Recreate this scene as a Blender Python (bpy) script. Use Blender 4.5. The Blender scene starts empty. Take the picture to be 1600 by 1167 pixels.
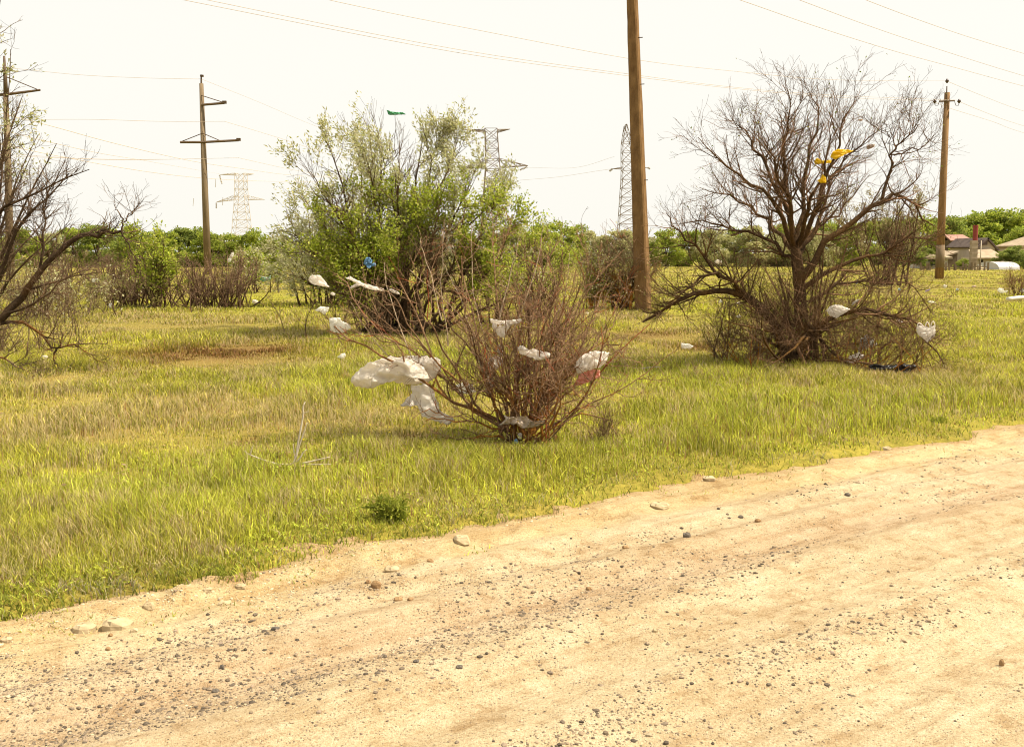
import bpy, math, random
import numpy as np
from mathutils import Vector

# ------------------------------------------------------------------ camera, sky, sun, exposure
scene = bpy.context.scene
FPX, CU, CV, HORIZON, CAMH = 1525.0, 800.0, 533.5, 395.0, 1.6
PITCH = math.atan((CV - HORIZON) / FPX)
cam_data = bpy.data.cameras.new('camera')
cam_data.sensor_width = 36.0
cam_data.lens = FPX / 1600.0 * 36.0
cam_data.shift_y = -50.0 / 1600.0
cam_data.clip_start = 0.05
cam_data.clip_end = 8000
cam = bpy.data.objects.new('camera', cam_data)
scene.collection.objects.link(cam)
cam.location = (0, 0, CAMH)
cam.rotation_euler = (math.pi / 2 - PITCH, 0, 0)
scene.camera = cam

SUN_EL = math.radians(54)
SUN_AZ = math.atan2(0.97, -0.12)                     # to the right, almost square to the view
world = bpy.data.worlds.new('World')
scene.world = world
world.use_nodes = True
wn = world.node_tree
wn.nodes.clear()
sky = wn.nodes.new('ShaderNodeTexSky')
sky.sky_type = 'NISHITA'
sky.sun_disc = False
sky.sun_elevation = SUN_EL
sky.sun_rotation = SUN_AZ
sky.dust_density = 6.0
veil = wn.nodes.new('ShaderNodeMix')                  # thin even cloud that whitens the whole sky
veil.data_type = 'RGBA'
veil.inputs['Factor'].default_value = 0.94
veil.inputs['B'].default_value = (6.25, 6.1, 5.6, 1)
bg = wn.nodes.new('ShaderNodeBackground')
bg.inputs['Strength'].default_value = 0.1
wo = wn.nodes.new('ShaderNodeOutputWorld')
wn.links.new(sky.outputs['Color'], veil.inputs['A'])
wn.links.new(veil.outputs['Result'], bg.inputs['Color'])
wn.links.new(bg.outputs['Background'], wo.inputs['Surface'])

sun_data = bpy.data.lights.new('sun', 'SUN')
sun_data.energy = 5.0
sun_data.angle = math.radians(0.6)
sun_data.color = (1.0, 0.90, 0.72)
sun = bpy.data.objects.new('sun', sun_data)
scene.collection.objects.link(sun)
sv = Vector((math.sin(SUN_AZ) * math.cos(SUN_EL), math.cos(SUN_AZ) * math.cos(SUN_EL), math.sin(SUN_EL)))
sun.rotation_euler = sv.to_track_quat('Z', 'Y').to_euler()

scene.view_settings.view_transform = 'Standard'
scene.view_settings.look = 'None'
scene.view_settings.exposure = 0.75
scene.view_settings.gamma = 1.0
scene.render.engine = 'CYCLES'
scene.cycles.filter_width = 1.05
scene.cycles.max_bounces = 6
scene.cycles.transparent_max_bounces = 8

# ------------------------------------------------------------------ pixel to place
_F = np.array([0, math.cos(PITCH), -math.sin(PITCH)])
_U = np.array([0, math.sin(PITCH), math.cos(PITCH)])
_R = np.array([1.0, 0, 0])


def ray(u, v):
    return _F + (u - CU) / FPX * _R - (v - CV) / FPX * _U


def D(u, v, d):
    """the point seen at (u, v) that lies d metres in front of the viewer"""
    r = ray(u, v)
    return np.array([0, 0, CAMH]) + r * (d / r[1])


def G(u, v):
    """the point of the flat ground seen at (u, v)"""
    r = ray(u, v)
    return np.array([0, 0, CAMH]) + r * (CAMH / -r[2])


def GD(v):
    return G(CU, v)[1]


def PX(d):
    return d / FPX


# ------------------------------------------------------------------ numeric helpers
rng = np.random.default_rng(7)
_tab = np.random.default_rng(99).random((256, 256))


def vnoise(x, y, seed=0):
    x = np.asarray(x, float) + seed * 17.31
    y = np.asarray(y, float) + seed * 9.77
    xi = np.floor(x).astype(int)
    yi = np.floor(y).astype(int)
    fx = x - xi
    fy = y - yi
    fx = fx * fx * (3 - 2 * fx)
    fy = fy * fy * (3 - 2 * fy)
    a = _tab[xi & 255, yi & 255]
    b = _tab[(xi + 1) & 255, yi & 255]
    c = _tab[xi & 255, (yi + 1) & 255]
    e = _tab[(xi + 1) & 255, (yi + 1) & 255]
    return (a * (1 - fx) + b * fx) * (1 - fy) + (c * (1 - fx) + e * fx) * fy


def fbm(x, y, seed=0, octaves=3):
    s = 0
    a = 1.0
    t = 0
    for k in range(octaves):
        s = s + a * vnoise(np.asarray(x) * 2 ** k, np.asarray(y) * 2 ** k, seed + k * 3)
        t += a
        a *= 0.5
    return s / t


def sstep(a, b, x):
    t = np.clip((np.asarray(x) - a) / (b - a), 0, 1)
    return t * t * (3 - 2 * t)


def nrm(v):
    return v / np.maximum(np.linalg.norm(v, axis=-1, keepdims=True), 1e-9)


def mesh_obj(name, verts, faces, mat, parent=None, cols=None, smooth=True):
    verts = np.ascontiguousarray(verts, dtype=np.float32).reshape(-1, 3)
    me = bpy.data.meshes.new(name)
    me.vertices.add(len(verts))
    me.vertices.foreach_set('co', verts.ravel())
    faces = [np.asarray(f, dtype=np.int32) for f in faces if len(f)]
    loops = np.concatenate([f.ravel() for f in faces])
    sizes = np.concatenate([np.full(len(f), f.shape[1], dtype=np.int32) for f in faces])
    starts = np.concatenate([[0], np.cumsum(sizes)[:-1]]).astype(np.int32)
    me.loops.add(len(loops))
    me.loops.foreach_set('vertex_index', loops)
    me.polygons.add(len(sizes))
    me.polygons.foreach_set('loop_start', starts)
    me.update(calc_edges=True)
    me.polygons.foreach_set('use_smooth', np.full(len(sizes), bool(smooth)))
    if cols is not None:
        cols = np.asarray(cols, dtype=np.float32).reshape(-1, 3)
        rgba = np.concatenate([cols, np.ones((len(cols), 1), np.float32)], axis=1)
        at = me.color_attributes.new('Col', 'FLOAT_COLOR', 'POINT')
        at.data.foreach_set('color', rgba.ravel())
    me.materials.append(mat)
    o = bpy.data.objects.new(name, me)
    scene.collection.objects.link(o)
    if parent is not None:
        o.parent = parent
        o.matrix_parent_inverse.identity()
        p = np.array(parent.location)
        verts -= p.astype(np.float32)
        me.vertices.foreach_set('co', verts.ravel())
    return o


def tag(o, label, cat, group=None):
    o['label'] = label
    o['category'] = cat
    if group:
        o['group'] = group
    return o


def thing(name, loc, label, cat, group=None):
    o = bpy.data.objects.new(name, None)
    o.empty_display_size = 0.2
    o.location = tuple(float(c) for c in loc)
    scene.collection.objects.link(o)
    return tag(o, label, cat, group)


def kind(o, k):
    o['kind'] = k
    return o


class Geo:
    """collects boxes, bars, tubes and quads for one mesh"""

    def __init__(s):
        s.v = []
        s.f3 = []
        s.f4 = []
        s.c = []
        s.n = 0

    def add(s, v, quads=(), tris=(), col=None):
        v = np.asarray(v, float).reshape(-1, 3)
        if len(quads):
            s.f4.append(np.asarray(quads) + s.n)
        if len(tris):
            s.f3.append(np.asarray(tris) + s.n)
        s.v.append(v)
        if col is not None:
            s.c.append(np.broadcast_to(np.asarray(col, float), v.shape) if np.ndim(col) < 2 else np.asarray(col))
        s.n += len(v)

    def box(s, c, size, rz=0.0):
        x, y, z = np.array(size) / 2
        v = np.array([(a * x, b * y, e * z) for e in (-1, 1) for b in (-1, 1) for a in (-1, 1)])
        cs, sn = math.cos(rz), math.sin(rz)
        v = np.stack([v[:, 0] * cs - v[:, 1] * sn, v[:, 0] * sn + v[:, 1] * cs, v[:, 2]], 1) + np.asarray(c)
        s.add(v, [(0, 2, 3, 1), (4, 5, 7, 6), (0, 1, 5, 4), (2, 6, 7, 3), (0, 4, 6, 2), (1, 3, 7, 5)])

    def tube(s, pts, radii, sides=6, caps=True, twist=0.0, col=None):
        P = np.asarray(pts, float)[None]
        Rr = np.broadcast_to(np.asarray(radii, float), (len(pts),))[None]
        v, q = tube_arrays(P, Rr, sides, twist)
        tr = []
        n = len(pts)
        if caps:
            v = np.concatenate([v, P[0, :1], P[0, -1:]])
            b = n * sides
            for k in range(sides):
                tr.append((b, (k + 1) % sides, k))
                tr.append((b + 1, (n - 1) * sides + k, (n - 1) * sides + (k + 1) % sides))
        s.add(v, q, tr, col)

    def prism(s, outline, depth_vec):
        """a flat outline (n,3) pushed along depth_vec into a solid"""
        o = np.asarray(outline, float)
        n = len(o)
        v = np.concatenate([o, o + np.asarray(depth_vec)])
        q = [(k, (k + 1) % n, n + (k + 1) % n, n + k) for k in range(n)]
        t = [(0, k + 1, k) for k in range(1, n - 1)] + [(n, n + k, n + k + 1) for k in range(1, n - 1)]
        s.add(v, q, t)

    def obj(s, name, mat, parent=None, smooth=False):
        f = []
        if s.f4:
            f.append(np.concatenate(s.f4))
        if s.f3:
            f.append(np.concatenate(s.f3))
        return mesh_obj(name, np.concatenate(s.v), f, mat, parent, np.concatenate(s.c) if s.c else None, smooth)


def tube_arrays(P, R, sides, twist=0.0):
    N, n, _ = P.shape
    T = np.empty_like(P)
    T[:, 1:-1] = P[:, 2:] - P[:, :-2]
    T[:, 0] = P[:, 1] - P[:, 0]
    T[:, -1] = P[:, -1] - P[:, -2]
    T = nrm(T)
    mt = nrm(T.mean(axis=1))
    ref = np.where(np.abs(mt[:, 2:3]) > 0.8, np.array([[1.0, 0, 0]]), np.array([[0, 0, 1.0]]))
    ref = ref[:, None, :]
    Uv = nrm(ref - T * (T * ref).sum(-1, keepdims=True))
    Vv = np.cross(T, Uv)
    a = np.arange(sides) / sides * 2 * math.pi + twist
    ring = Uv[:, :, None, :] * np.cos(a)[None, None, :, None] + Vv[:, :, None, :] * np.sin(a)[None, None, :, None]
    V = (P[:, :, None, :] + ring * R[:, :, None, None]).reshape(-1, 3)
    i = np.arange(n - 1)[:, None]
    k = np.arange(sides)[None, :]
    k2 = (k + 1) % sides
    q = np.stack([i * sides + k, i * sides + k2, (i + 1) * sides + k2, (i + 1) * sides + k], -1).reshape(-1, 4)
    q = (q[None] + (np.arange(N) * n * sides)[:, None, None]).reshape(-1, 4)
    return V, q


# ------------------------------------------------------------------ materials
def new_mat(name):
    m = bpy.data.materials.new(name)
    m.use_nodes = True
    nt = m.node_tree
    nt.nodes.clear()
    out = nt.nodes.new('ShaderNodeOutputMaterial')
    return m, nt, out


def node(nt, typ, **kw):
    n = nt.nodes.new(typ)
    for k, v in kw.items():
        setattr(n, k, v)
    return n


def noise(nt, scale, detail=4, rough=0.6, vec=None):
    n = node(nt, 'ShaderNodeTexNoise')
    n.inputs['Scale'].default_value = scale
    n.inputs['Detail'].default_value = detail
    n.inputs['Roughness'].default_value = rough
    if vec is not None:
        nt.links.new(vec, n.inputs['Vector'])
    return n.outputs['Fac']


def ramp(nt, fac, stops):
    r = node(nt, 'ShaderNodeValToRGB')
    els = r.color_ramp.elements
    while len(els) > 1:
        els.remove(els[-1])
    els[0].position = stops[0][0]
    els[0].color = (*stops[0][1], 1)
    for p, c in stops[1:]:
        e = els.new(p)
        e.color = (*c, 1)
    nt.links.new(fac, r.inputs['Fac'])
    return r.outputs['Color']


def mix(nt, a, b, fac, blend='MIX'):
    n = node(nt, 'ShaderNodeMix', data_type='RGBA', blend_type=blend)
    for sock, val in (('A', a), ('B', b)):
        if isinstance(val, tuple):
            n.inputs[sock].default_value = (*val, 1)
        else:
            nt.links.new(val, n.inputs[sock])
    if isinstance(fac, (int, float)):
        n.inputs['Factor'].default_value = fac
    else:
        nt.links.new(fac, n.inputs['Factor'])
    return n.outputs['Result']


def bump(nt, h, strength, dist):
    b = node(nt, 'ShaderNodeBump')
    b.inputs['Strength'].default_value = strength
    b.inputs['Distance'].default_value = dist
    nt.links.new(h, b.inputs['Height'])
    return b.outputs['Normal']


def principled(nt, out, color, rough=0.8, normal=None, spec=0.3, metal=0.0):
    p = node(nt, 'ShaderNodeBsdfPrincipled')
    if isinstance(color, tuple):
        p.inputs['Base Color'].default_value = (*color, 1)
    else:
        nt.links.new(color, p.inputs['Base Color'])
    p.inputs['Roughness'].default_value = rough
    p.inputs['Specular IOR Level'].default_value = spec
    p.inputs['Metallic'].default_value = metal
    if normal is not None:
        nt.links.new(normal, p.inputs['Normal'])
    nt.links.new(p.outputs['BSDF'], out.inputs['Surface'])
    return p


def obj_coord(nt):
    return node(nt, 'ShaderNodeTexCoord').outputs['Object']


def vcol(nt):
    a = node(nt, 'ShaderNodeAttribute', attribute_name='Col')
    return a.outputs['Color']


def mat_foliage(name, trans=0.35, var=0.35, scale=3.0):
    m, nt, out = new_mat(name)
    c = vcol(nt)
    n = noise(nt, scale, 2, 0.5, obj_coord(nt))
    c2 = mix(nt, c, ramp(nt, n, [(0.3, (0.72, 0.72, 0.72)), (0.7, (1.25, 1.25, 1.2))]), var, 'MULTIPLY')
    p = principled(nt, out, c2, 0.62, None, 0.25)
    t = node(nt, 'ShaderNodeBsdfTranslucent')
    nt.links.new(c2, t.inputs['Color'])
    ms = node(nt, 'ShaderNodeMixShader')
    ms.inputs['Fac'].default_value = trans
    nt.links.new(p.outputs['BSDF'], ms.inputs[1])
    nt.links.new(t.outputs['BSDF'], ms.inputs[2])
    nt.links.new(ms.outputs['Shader'], out.inputs['Surface'])
    return m


def mat_bark(name):
    m, nt, out = new_mat(name)
    c = vcol(nt)
    n = noise(nt, 40.0, 4, 0.65, obj_coord(nt))
    c2 = mix(nt, c, ramp(nt, n, [(0.32, (0.45, 0.42, 0.4)), (0.65, (1.35, 1.32, 1.25))]), 0.8, 'MULTIPLY')
    principled(nt, out, c2, 0.9, bump(nt, n, 0.9, 0.03), 0.1)
    return m


def mat_noise(name, c1, c2, scale=6.0, rough=0.85, bstr=0.3, bdist=0.01, spec=0.2, stretch=None, detail=5):
    m, nt, out = new_mat(name)
    vec = obj_coord(nt)
    if stretch:
        mp = node(nt, 'ShaderNodeMapping')
        mp.inputs['Scale'].default_value = stretch
        nt.links.new(vec, mp.inputs['Vector'])
        vec = mp.outputs['Vector']
    n = noise(nt, scale, detail, 0.65, vec)
    col = ramp(nt, n, [(0.3, c1), (0.7, c2)])
    principled(nt, out, col, rough, bump(nt, n, bstr, bdist), spec)
    return m


def mat_plastic(name, c, trans=0.35, c2=None, rough=0.30):
    """thin crinkled polythene film"""
    m, nt, out = new_mat(name)
    vec = obj_coord(nt)
    n = noise(nt, 9.0, 4, 0.6, vec)
    fine = noise(nt, 60.0, 3, 0.6, vec)
    d = tuple(x * 0.92 for x in c)
    col = ramp(nt, n, [(0.3, d), (0.65, c)])
    if c2:
        g = noise(nt, 3.2, 3, 0.5, vec)
        col = mix(nt, col, c2, ramp(nt, g, [(0.5, (0, 0, 0)), (0.56, (1, 1, 1))]))
    vo = node(nt, 'ShaderNodeTexVoronoi')
    vo.inputs['Scale'].default_value = 26.0
    nt.links.new(vec, vo.inputs['Vector'])
    crink = mix(nt, vo.outputs['Distance'], fine, 0.3)
    nm = bump(nt, crink, 0.9, 0.02)
    p = principled(nt, out, col, rough, nm, 0.5)
    t = node(nt, 'ShaderNodeBsdfTranslucent')
    nt.links.new(col, t.inputs['Color'])
    nt.links.new(nm, t.inputs['Normal'])
    ms = node(nt, 'ShaderNodeMixShader')
    ms.inputs['Fac'].default_value = trans
    nt.links.new(p.outputs['BSDF'], ms.inputs[1])
    nt.links.new(t.outputs['BSDF'], ms.inputs[2])
    clear = node(nt, 'ShaderNodeBsdfTransparent')
    ms2 = node(nt, 'ShaderNodeMixShader')
    ms2.inputs['Fac'].default_value = 0.10 if trans > 0.56 else 0.0
    nt.links.new(ms.outputs['Shader'], ms2.inputs[1])
    nt.links.new(clear.outputs['BSDF'], ms2.inputs[2])
    nt.links.new(ms2.outputs['Shader'], out.inputs['Surface'])
    return m


M = {}
M['bark'] = mat_bark('bark')
M['leaf'] = mat_foliage('leaf', 0.5, 0.3, 2.0)
M['grass'] = mat_foliage('grass_blades', 0.42, 0.25, 1.2)
M['concrete'] = mat_noise('pole_concrete', (0.115, 0.062, 0.026), (0.235, 0.14, 0.064), 7.0, 0.9, 0.5, 0.012, 0.1, (1, 1, 0.35))
M['concrete_grey'] = mat_noise('far_pole_concrete', (0.12, 0.085, 0.052), (0.24, 0.18, 0.115), 3.0, 0.9, 0.3, 0.01, 0.1, (1, 1, 0.2))
M['wood'] = mat_noise('pole_wood', (0.125, 0.068, 0.028), (0.28, 0.165, 0.075), 5.0, 0.85, 0.4, 0.01, 0.15, (3, 3, 0.15))
M['steel'] = mat_noise('rusty_steel', (0.055, 0.035, 0.022), (0.13, 0.085, 0.05), 8.0, 0.7, 0.2, 0.005, 0.3)
M['pylon'] = mat_noise('pylon_steel', (0.12, 0.085, 0.06), (0.22, 0.17, 0.125), 1.0, 0.6, 0.1, 0.01, 0.3)
M['pylon_hazy'] = mat_noise('pylon_hazy', (0.44, 0.385, 0.335), (0.54, 0.48, 0.42), 1.0, 0.7, 0.1, 0.01, 0.3)  # steel paled in its base colour to stand in for distance haze
M['wire'] = mat_noise('wire_aluminium', (0.46, 0.36, 0.27), (0.56, 0.46, 0.36), 2.0, 0.5, 0.05, 0.001, 0.4)
M['insulator'] = mat_noise('dark_porcelain', (0.035, 0.015, 0.01), (0.06, 0.03, 0.02), 9.0, 0.25, 0.05, 0.001, 0.5)
M['insulator_glass'] = mat_noise('glass_insulator', (0.30, 0.25, 0.18), (0.42, 0.35, 0.27), 9.0, 0.3, 0.05, 0.001, 0.5)
M['white_bag'] = mat_plastic('white_polythene', (0.93, 0.87, 0.80), 0.58)
M['pale_bag'] = mat_plastic('pale_polythene', (0.94, 0.92, 0.86), 0.58)
M['cream_sack'] = mat_plastic('cream_woven_sack', (0.94, 0.87, 0.77), 0.54, None, 0.5)
M['grey_bag'] = mat_plastic('dirty_film', (0.58, 0.47, 0.36), 0.35)
M['red_bag'] = mat_plastic('red_printed_bag', (0.86, 0.43, 0.33), 0.5)
M['yellow_bag'] = mat_plastic('yellow_polythene', (0.95, 0.70, 0.02), 0.55)
M['blue_bag'] = mat_plastic('blue_polythene', (0.16, 0.34, 0.58), 0.3)
M['sky_bag'] = mat_plastic('pale_blue_polythene', (0.42, 0.55, 0.68), 0.3)
M['green_bag'] = mat_plastic('green_polythene', (0.10, 0.42, 0.20), 0.3)
M['mint_bag'] = mat_plastic('white_bag_with_green_print', (0.58, 0.56, 0.48), 0.3, (0.22, 0.45, 0.27))
M['black_bag'] = mat_plastic('black_polythene', (0.022, 0.020, 0.020), 0.03, None, 0.22)
M['pink_bag'] = mat_plastic('pinkish_film', (0.58, 0.44, 0.34), 0.4)
M['purple_bag'] = mat_plastic('mauve_film', (0.36, 0.27, 0.40), 0.3)
M['limestone'] = mat_noise('limestone', (0.34, 0.26, 0.155), (0.50, 0.40, 0.25), 14.0, 0.95, 0.6, 0.02, 0.05)
M['clod'] = mat_noise('earth_clod', (0.20, 0.12, 0.06), (0.36, 0.235, 0.12), 18.0, 0.95, 0.8, 0.02, 0.05)
M['dark_stone'] = mat_noise('dark_stone', (0.07, 0.06, 0.05), (0.17, 0.14, 0.11), 18.0, 0.85, 0.5, 0.01, 0.2)
M['dead_wood'] = mat_noise('bleached_wood', (0.36, 0.30, 0.22), (0.58, 0.51, 0.41), 20.0, 0.9, 0.3, 0.004, 0.1)
M['plaster'] = mat_noise('house_plaster', (0.40, 0.33, 0.24), (0.52, 0.44, 0.34), 0.6, 0.9, 0.2, 0.02, 0.1)
M['whitewash'] = mat_noise('whitewash', (0.48, 0.43, 0.36), (0.62, 0.58, 0.50), 0.8, 0.9, 0.2, 0.02, 0.1)
M['roof_dark'] = mat_noise('dark_roof', (0.07, 0.05, 0.045), (0.15, 0.11, 0.09), 1.2, 0.8, 0.3, 0.03, 0.2)
M['roof_slate'] = mat_noise('pale_slate', (0.27, 0.20, 0.135), (0.42, 0.34, 0.24), 1.6, 0.9, 0.3, 0.03, 0.1)
M['roof_pink'] = mat_noise('faded_red_roof', (0.27, 0.14, 0.11), (0.38, 0.22, 0.17), 1.2, 0.8, 0.2, 0.02, 0.2)
M['red_pipe'] = mat_noise('red_pipe', (0.17, 0.025, 0.018), (0.24, 0.045, 0.03), 2.0, 0.6, 0.1, 0.01, 0.3)
M['window_dark'] = mat_noise('dark_window', (0.035, 0.028, 0.022), (0.06, 0.05, 0.04), 1.0, 0.2, 0.02, 0.01, 0.5)
M['film_grey'] = mat_noise('greenhouse_film', (0.40, 0.38, 0.37), (0.55, 0.52, 0.50), 0.9, 0.4, 0.2, 0.05, 0.4)
M['fence_wood'] = mat_noise('old_fence_wood', (0.11, 0.08, 0.05), (0.21, 0.155, 0.10), 1.5, 0.9, 0.2, 0.02, 0.1)


def mat_gravel():
    m, nt, out = new_mat('gravel_stones')
    c = vcol(nt)
    n = noise(nt, 90.0, 2, 0.6, obj_coord(nt))
    c2 = mix(nt, c, ramp(nt, n, [(0.3, (0.7, 0.7, 0.7)), (0.7, (1.25, 1.22, 1.18))]), 0.6, 'MULTIPLY')
    principled(nt, out, c2, 0.9, None, 0.1)
    return m


M['gravel'] = mat_gravel()


def mat_ground():
    m, nt, out = new_mat('meadow_soil')
    vec = obj_coord(nt)
    c = vcol(nt)
    n = noise(nt, 22.0, 6, 0.72, vec)
    n2 = noise(nt, 2.3, 5, 0.7, vec)
    c2 = mix(nt, c, ramp(nt, n, [(0.3, (0.55, 0.55, 0.52)), (0.68, (1.35, 1.32, 1.25))]), 0.85, 'MULTIPLY')
    c3 = mix(nt, c2, ramp(nt, n2, [(0.35, (0.82, 0.86, 0.8)), (0.65, (1.18, 1.12, 1.05))]), 0.7, 'MULTIPLY')
    principled(nt, out, c3, 0.95, bump(nt, n, 0.8, 0.03), 0.05)
    return m


M['ground'] = mat_ground()


def mat_road():
    m, nt, out = new_mat('dirt_road')
    vec = obj_coord(nt)
    mp = node(nt, 'ShaderNodeMapping')                # stretched along the direction of travel
    mp.vector_type = 'TEXTURE'
    mp.inputs['Rotation'].default_value = (0, 0, ROAD_ANG)
    mp.inputs['Scale'].default_value = (5.0, 1.0, 1.0)
    nt.links.new(vec, mp.inputs['Vector'])
    lane = noise(nt, 1.6, 6, 0.65, mp.outputs['Vector'])
    patch = noise(nt, 0.9, 5, 0.6, vec)
    grit = noise(nt, 90.0, 5, 0.78, vec)
    fine = noise(nt, 230.0, 3, 0.75, vec)
    c = vcol(nt)
    c = mix(nt, c, ramp(nt, lane, [(0.32, (0.84, 0.80, 0.76)), (0.66, (1.12, 1.13, 1.15))]), 0.6, 'MULTIPLY')
    c = mix(nt, c, ramp(nt, patch, [(0.35, (0.93, 0.90, 0.84)), (0.65, (1.06, 1.07, 1.09))]), 0.6, 'MULTIPLY')
    c = mix(nt, c, ramp(nt, grit, [(0.32, (0.46, 0.39, 0.33)), (0.46, (0.98, 0.97, 0.96)), (0.66, (1.22, 1.24, 1.28))]), 0.9, 'MULTIPLY')
    mp2 = node(nt, 'ShaderNodeMapping')
    mp2.vector_type = 'TEXTURE'
    mp2.inputs['Rotation'].default_value = (0, 0, ROAD_ANG)
    mp2.inputs['Scale'].default_value = (12.0, 1.0, 1.0)
    nt.links.new(vec, mp2.inputs['Vector'])
    streak = noise(nt, 11.0, 5, 0.7, mp2.outputs['Vector'])
    c = mix(nt, c, ramp(nt, streak, [(0.36, (0.80, 0.73, 0.66)), (0.50, (1, 1, 1)), (0.66, (1.10, 1.12, 1.15))]), 0.75, 'MULTIPLY')
    c = mix(nt, c, ramp(nt, fine, [(0.36, (0.66, 0.58, 0.50)), (0.48, (1, 1, 1)), (0.64, (1.18, 1.20, 1.24))]), 0.8, 'MULTIPLY')
    crust = noise(nt, 7.0, 9, 0.74, vec)
    c = mix(nt, c, ramp(nt, crust, [(0.36, (0.70, 0.60, 0.50)), (0.47, (0.97, 0.95, 0.92)), (0.55, (1, 1, 1)), (0.66, (1.16, 1.20, 1.28))]), 0.85, 'MULTIPLY')
    v = node(nt, 'ShaderNodeTexVoronoi')
    v.inputs['Scale'].default_value = 95.0
    nt.links.new(vec, v.inputs['Vector'])
    cell = node(nt, 'ShaderNodeSeparateColor')
    nt.links.new(v.outputs['Color'], cell.inputs['Color'])
    sel = ramp(nt, cell.outputs['Red'], [(0.76, (0, 0, 0)), (0.78, (1, 1, 1))])
    near = ramp(nt, v.outputs['Distance'], [(0.22, (1, 1, 1)), (0.34, (0, 0, 0))])
    peb = mix(nt, sel, near, 1.0, 'MULTIPLY')
    pcol = ramp(nt, cell.outputs['Green'], [(0.0, (0.16, 0.12, 0.09)), (0.6, (0.30, 0.22, 0.15)), (1.0, (0.50, 0.41, 0.28))])
    c = mix(nt, c, pcol, peb)
    hsum = mix(nt, grit, fine, 0.35)
    hsum = mix(nt, hsum, crust, 0.5)
    h2 = mix(nt, hsum, peb, 0.25)
    principled(nt, out, c, 0.96, bump(nt, h2, 0.9, 0.03), 0.05)
    return m


# ------------------------------------------------------------------ terrain
E0, E1 = G(0, 950), G(1600, 655)
RT = nrm(E1 - E0)[:2]                                   # along the road
ROAD_ANG = math.atan2(RT[1], RT[0])
RN = np.array([-RT[1], RT[0]])                          # into the meadow


def road_ts(x, y):
    dx, dy = np.asarray(x) - E0[0], np.asarray(y) - E0[1]
    return dx * RT[0] + dy * RT[1], dx * RN[0] + dy * RN[1]


def edge_s(x, y):
    """distance into the meadow from the ragged road edge"""
    t, s = road_ts(x, y)
    return s + 0.34 * (fbm(t * 0.55, s * 0 + 0.5, 3) - 0.5) + 0.26 * (vnoise(t * 2.3, s * 0 + 3.1, 5) - 0.5) + 0.15 * (vnoise(t * 7, s * 6, 8) - 0.5)


def ground_h(x, y):
    s = edge_s(x, y)
    h = 0.10 * (fbm(np.asarray(x) * 0.25, np.asarray(y) * 0.25, 11) - 0.5) + 0.03 * (fbm(np.asarray(x) * 1.5, np.asarray(y) * 1.5, 13) - 0.5)
    near = sstep(0, 1.5, s) * (1 - 0.88 * sstep(10, 40, np.hypot(x, y)))
    return h * near - 0.16 * sstep(0.12, -0.30, s)


def road_h(x, y):
    t, s = road_ts(x, y)
    es = edge_s(x, y)
    h = -0.035 - 0.02 * sstep(0, -0.6, es)
    h = h + 0.045 * (fbm(t * 0.35, s * 1.3, 21) - 0.5) + 0.020 * (fbm(t * 1.8, s * 3.5, 23) - 0.5) + 0.022 * (fbm(t * 7, s * 9, 25, 4) - 0.5)
    for c, w, a in ((-1.22, 0.16, 0.030), (-0.80, 0.11, 0.022), (-0.36, 0.09, 0.020), (-1.95, 0.20, 0.025), (-2.7, 0.22, 0.028), (-4.4, 0.3, 0.025)):
        wob = c + 0.12 * (vnoise(t * 0.4, s * 0, 31) - 0.5)
        h = h - a * np.exp(-((s - wob) / w) ** 2) + 0.6 * a * np.exp(-((s - wob - 1.9 * w) / (0.7 * w)) ** 2)
    lump = fbm(t * 3.2, s * 4.2, 37) - 0.62
    h = h + 0.16 * np.clip(lump, 0, 1) * sstep(-1.3, -0.1, es)
    return h - 0.10 * sstep(0.05, 0.45, es)


def surf_h(x, y):
    return np.maximum(ground_h(x, y), np.where(edge_s(x, y) < 0.3, road_h(x, y), -1.0))


def spot(u, v, ru, rv, x, y):
    """soft elliptical patch of the meadow, centred where (u, v) meets the ground"""
    c = G(u, v)
    rx = abs(G(u + ru, v)[0] - c[0])
    ry = 0.5 * abs(G(u, v - rv)[1] - G(u, v + rv)[1])
    q = ((x - c[0]) / rx) ** 2 + ((y - c[1]) / ry) ** 2
    return np.exp(-q)


def patches(x, y):
    """0..1 masks of the sward: dry, bare, lush, yellow"""
    dry = 0.75 * sstep(0.46, 0.68, fbm(x * 0.42, y * 0.30, 41, 4)) + 0.35 * sstep(0.5, 0.7, fbm(x * 1.9, y * 1.3, 43, 3))
    for a in ((270, 506, 240, 18), (190, 660, 230, 28), (330, 640, 160, 22), (1030, 625, 80, 16), (800, 640, 80, 12), (60, 690, 120, 25), (990, 560, 110, 12), (1420, 590, 110, 18), (560, 655, 90, 14)):
        dry = dry + 0.8 * spot(*a, x, y)
    bare = 0.0
    for a in ((300, 558, 130, 13), (390, 548, 80, 9), (1010, 525, 70, 7), (540, 600, 30, 6), (1390, 580, 60, 8), (640, 690, 20, 5), (390, 690, 14, 7), (1090, 545, 50, 5)):
        bare = bare + 1.0 * spot(*a, x, y)
    lush = 0.0
    for a in ((560, 600, 110, 34), (650, 560, 90, 20), (1080, 605, 140, 20), (1400, 640, 300, 26), (300, 780, 260, 50), (520, 735, 200, 25), (960, 700, 150, 28), (500, 540, 90, 12), (1190, 660, 160, 22)):
        lush = lush + 0.8 * spot(*a, x, y)
    yel = sstep(22, 60, y) * 0.65 + 0.5 * spot(60, 620, 150, 28, x, y)
    return np.clip(dry - 0.65 * lush, 0, 1), np.clip(bare, 0, 1), np.clip(lush, 0, 1), np.clip(yel, 0, 1)


GREEN = np.array([0.435, 0.425, 0.050])
DEEP = np.array([0.17, 0.18, 0.022])
YELLOW = np.array([0.42, 0.345, 0.105])
STRAW = np.array([0.58, 0.46, 0.235])
SOIL = np.array([0.20, 0.115, 0.052])


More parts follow.
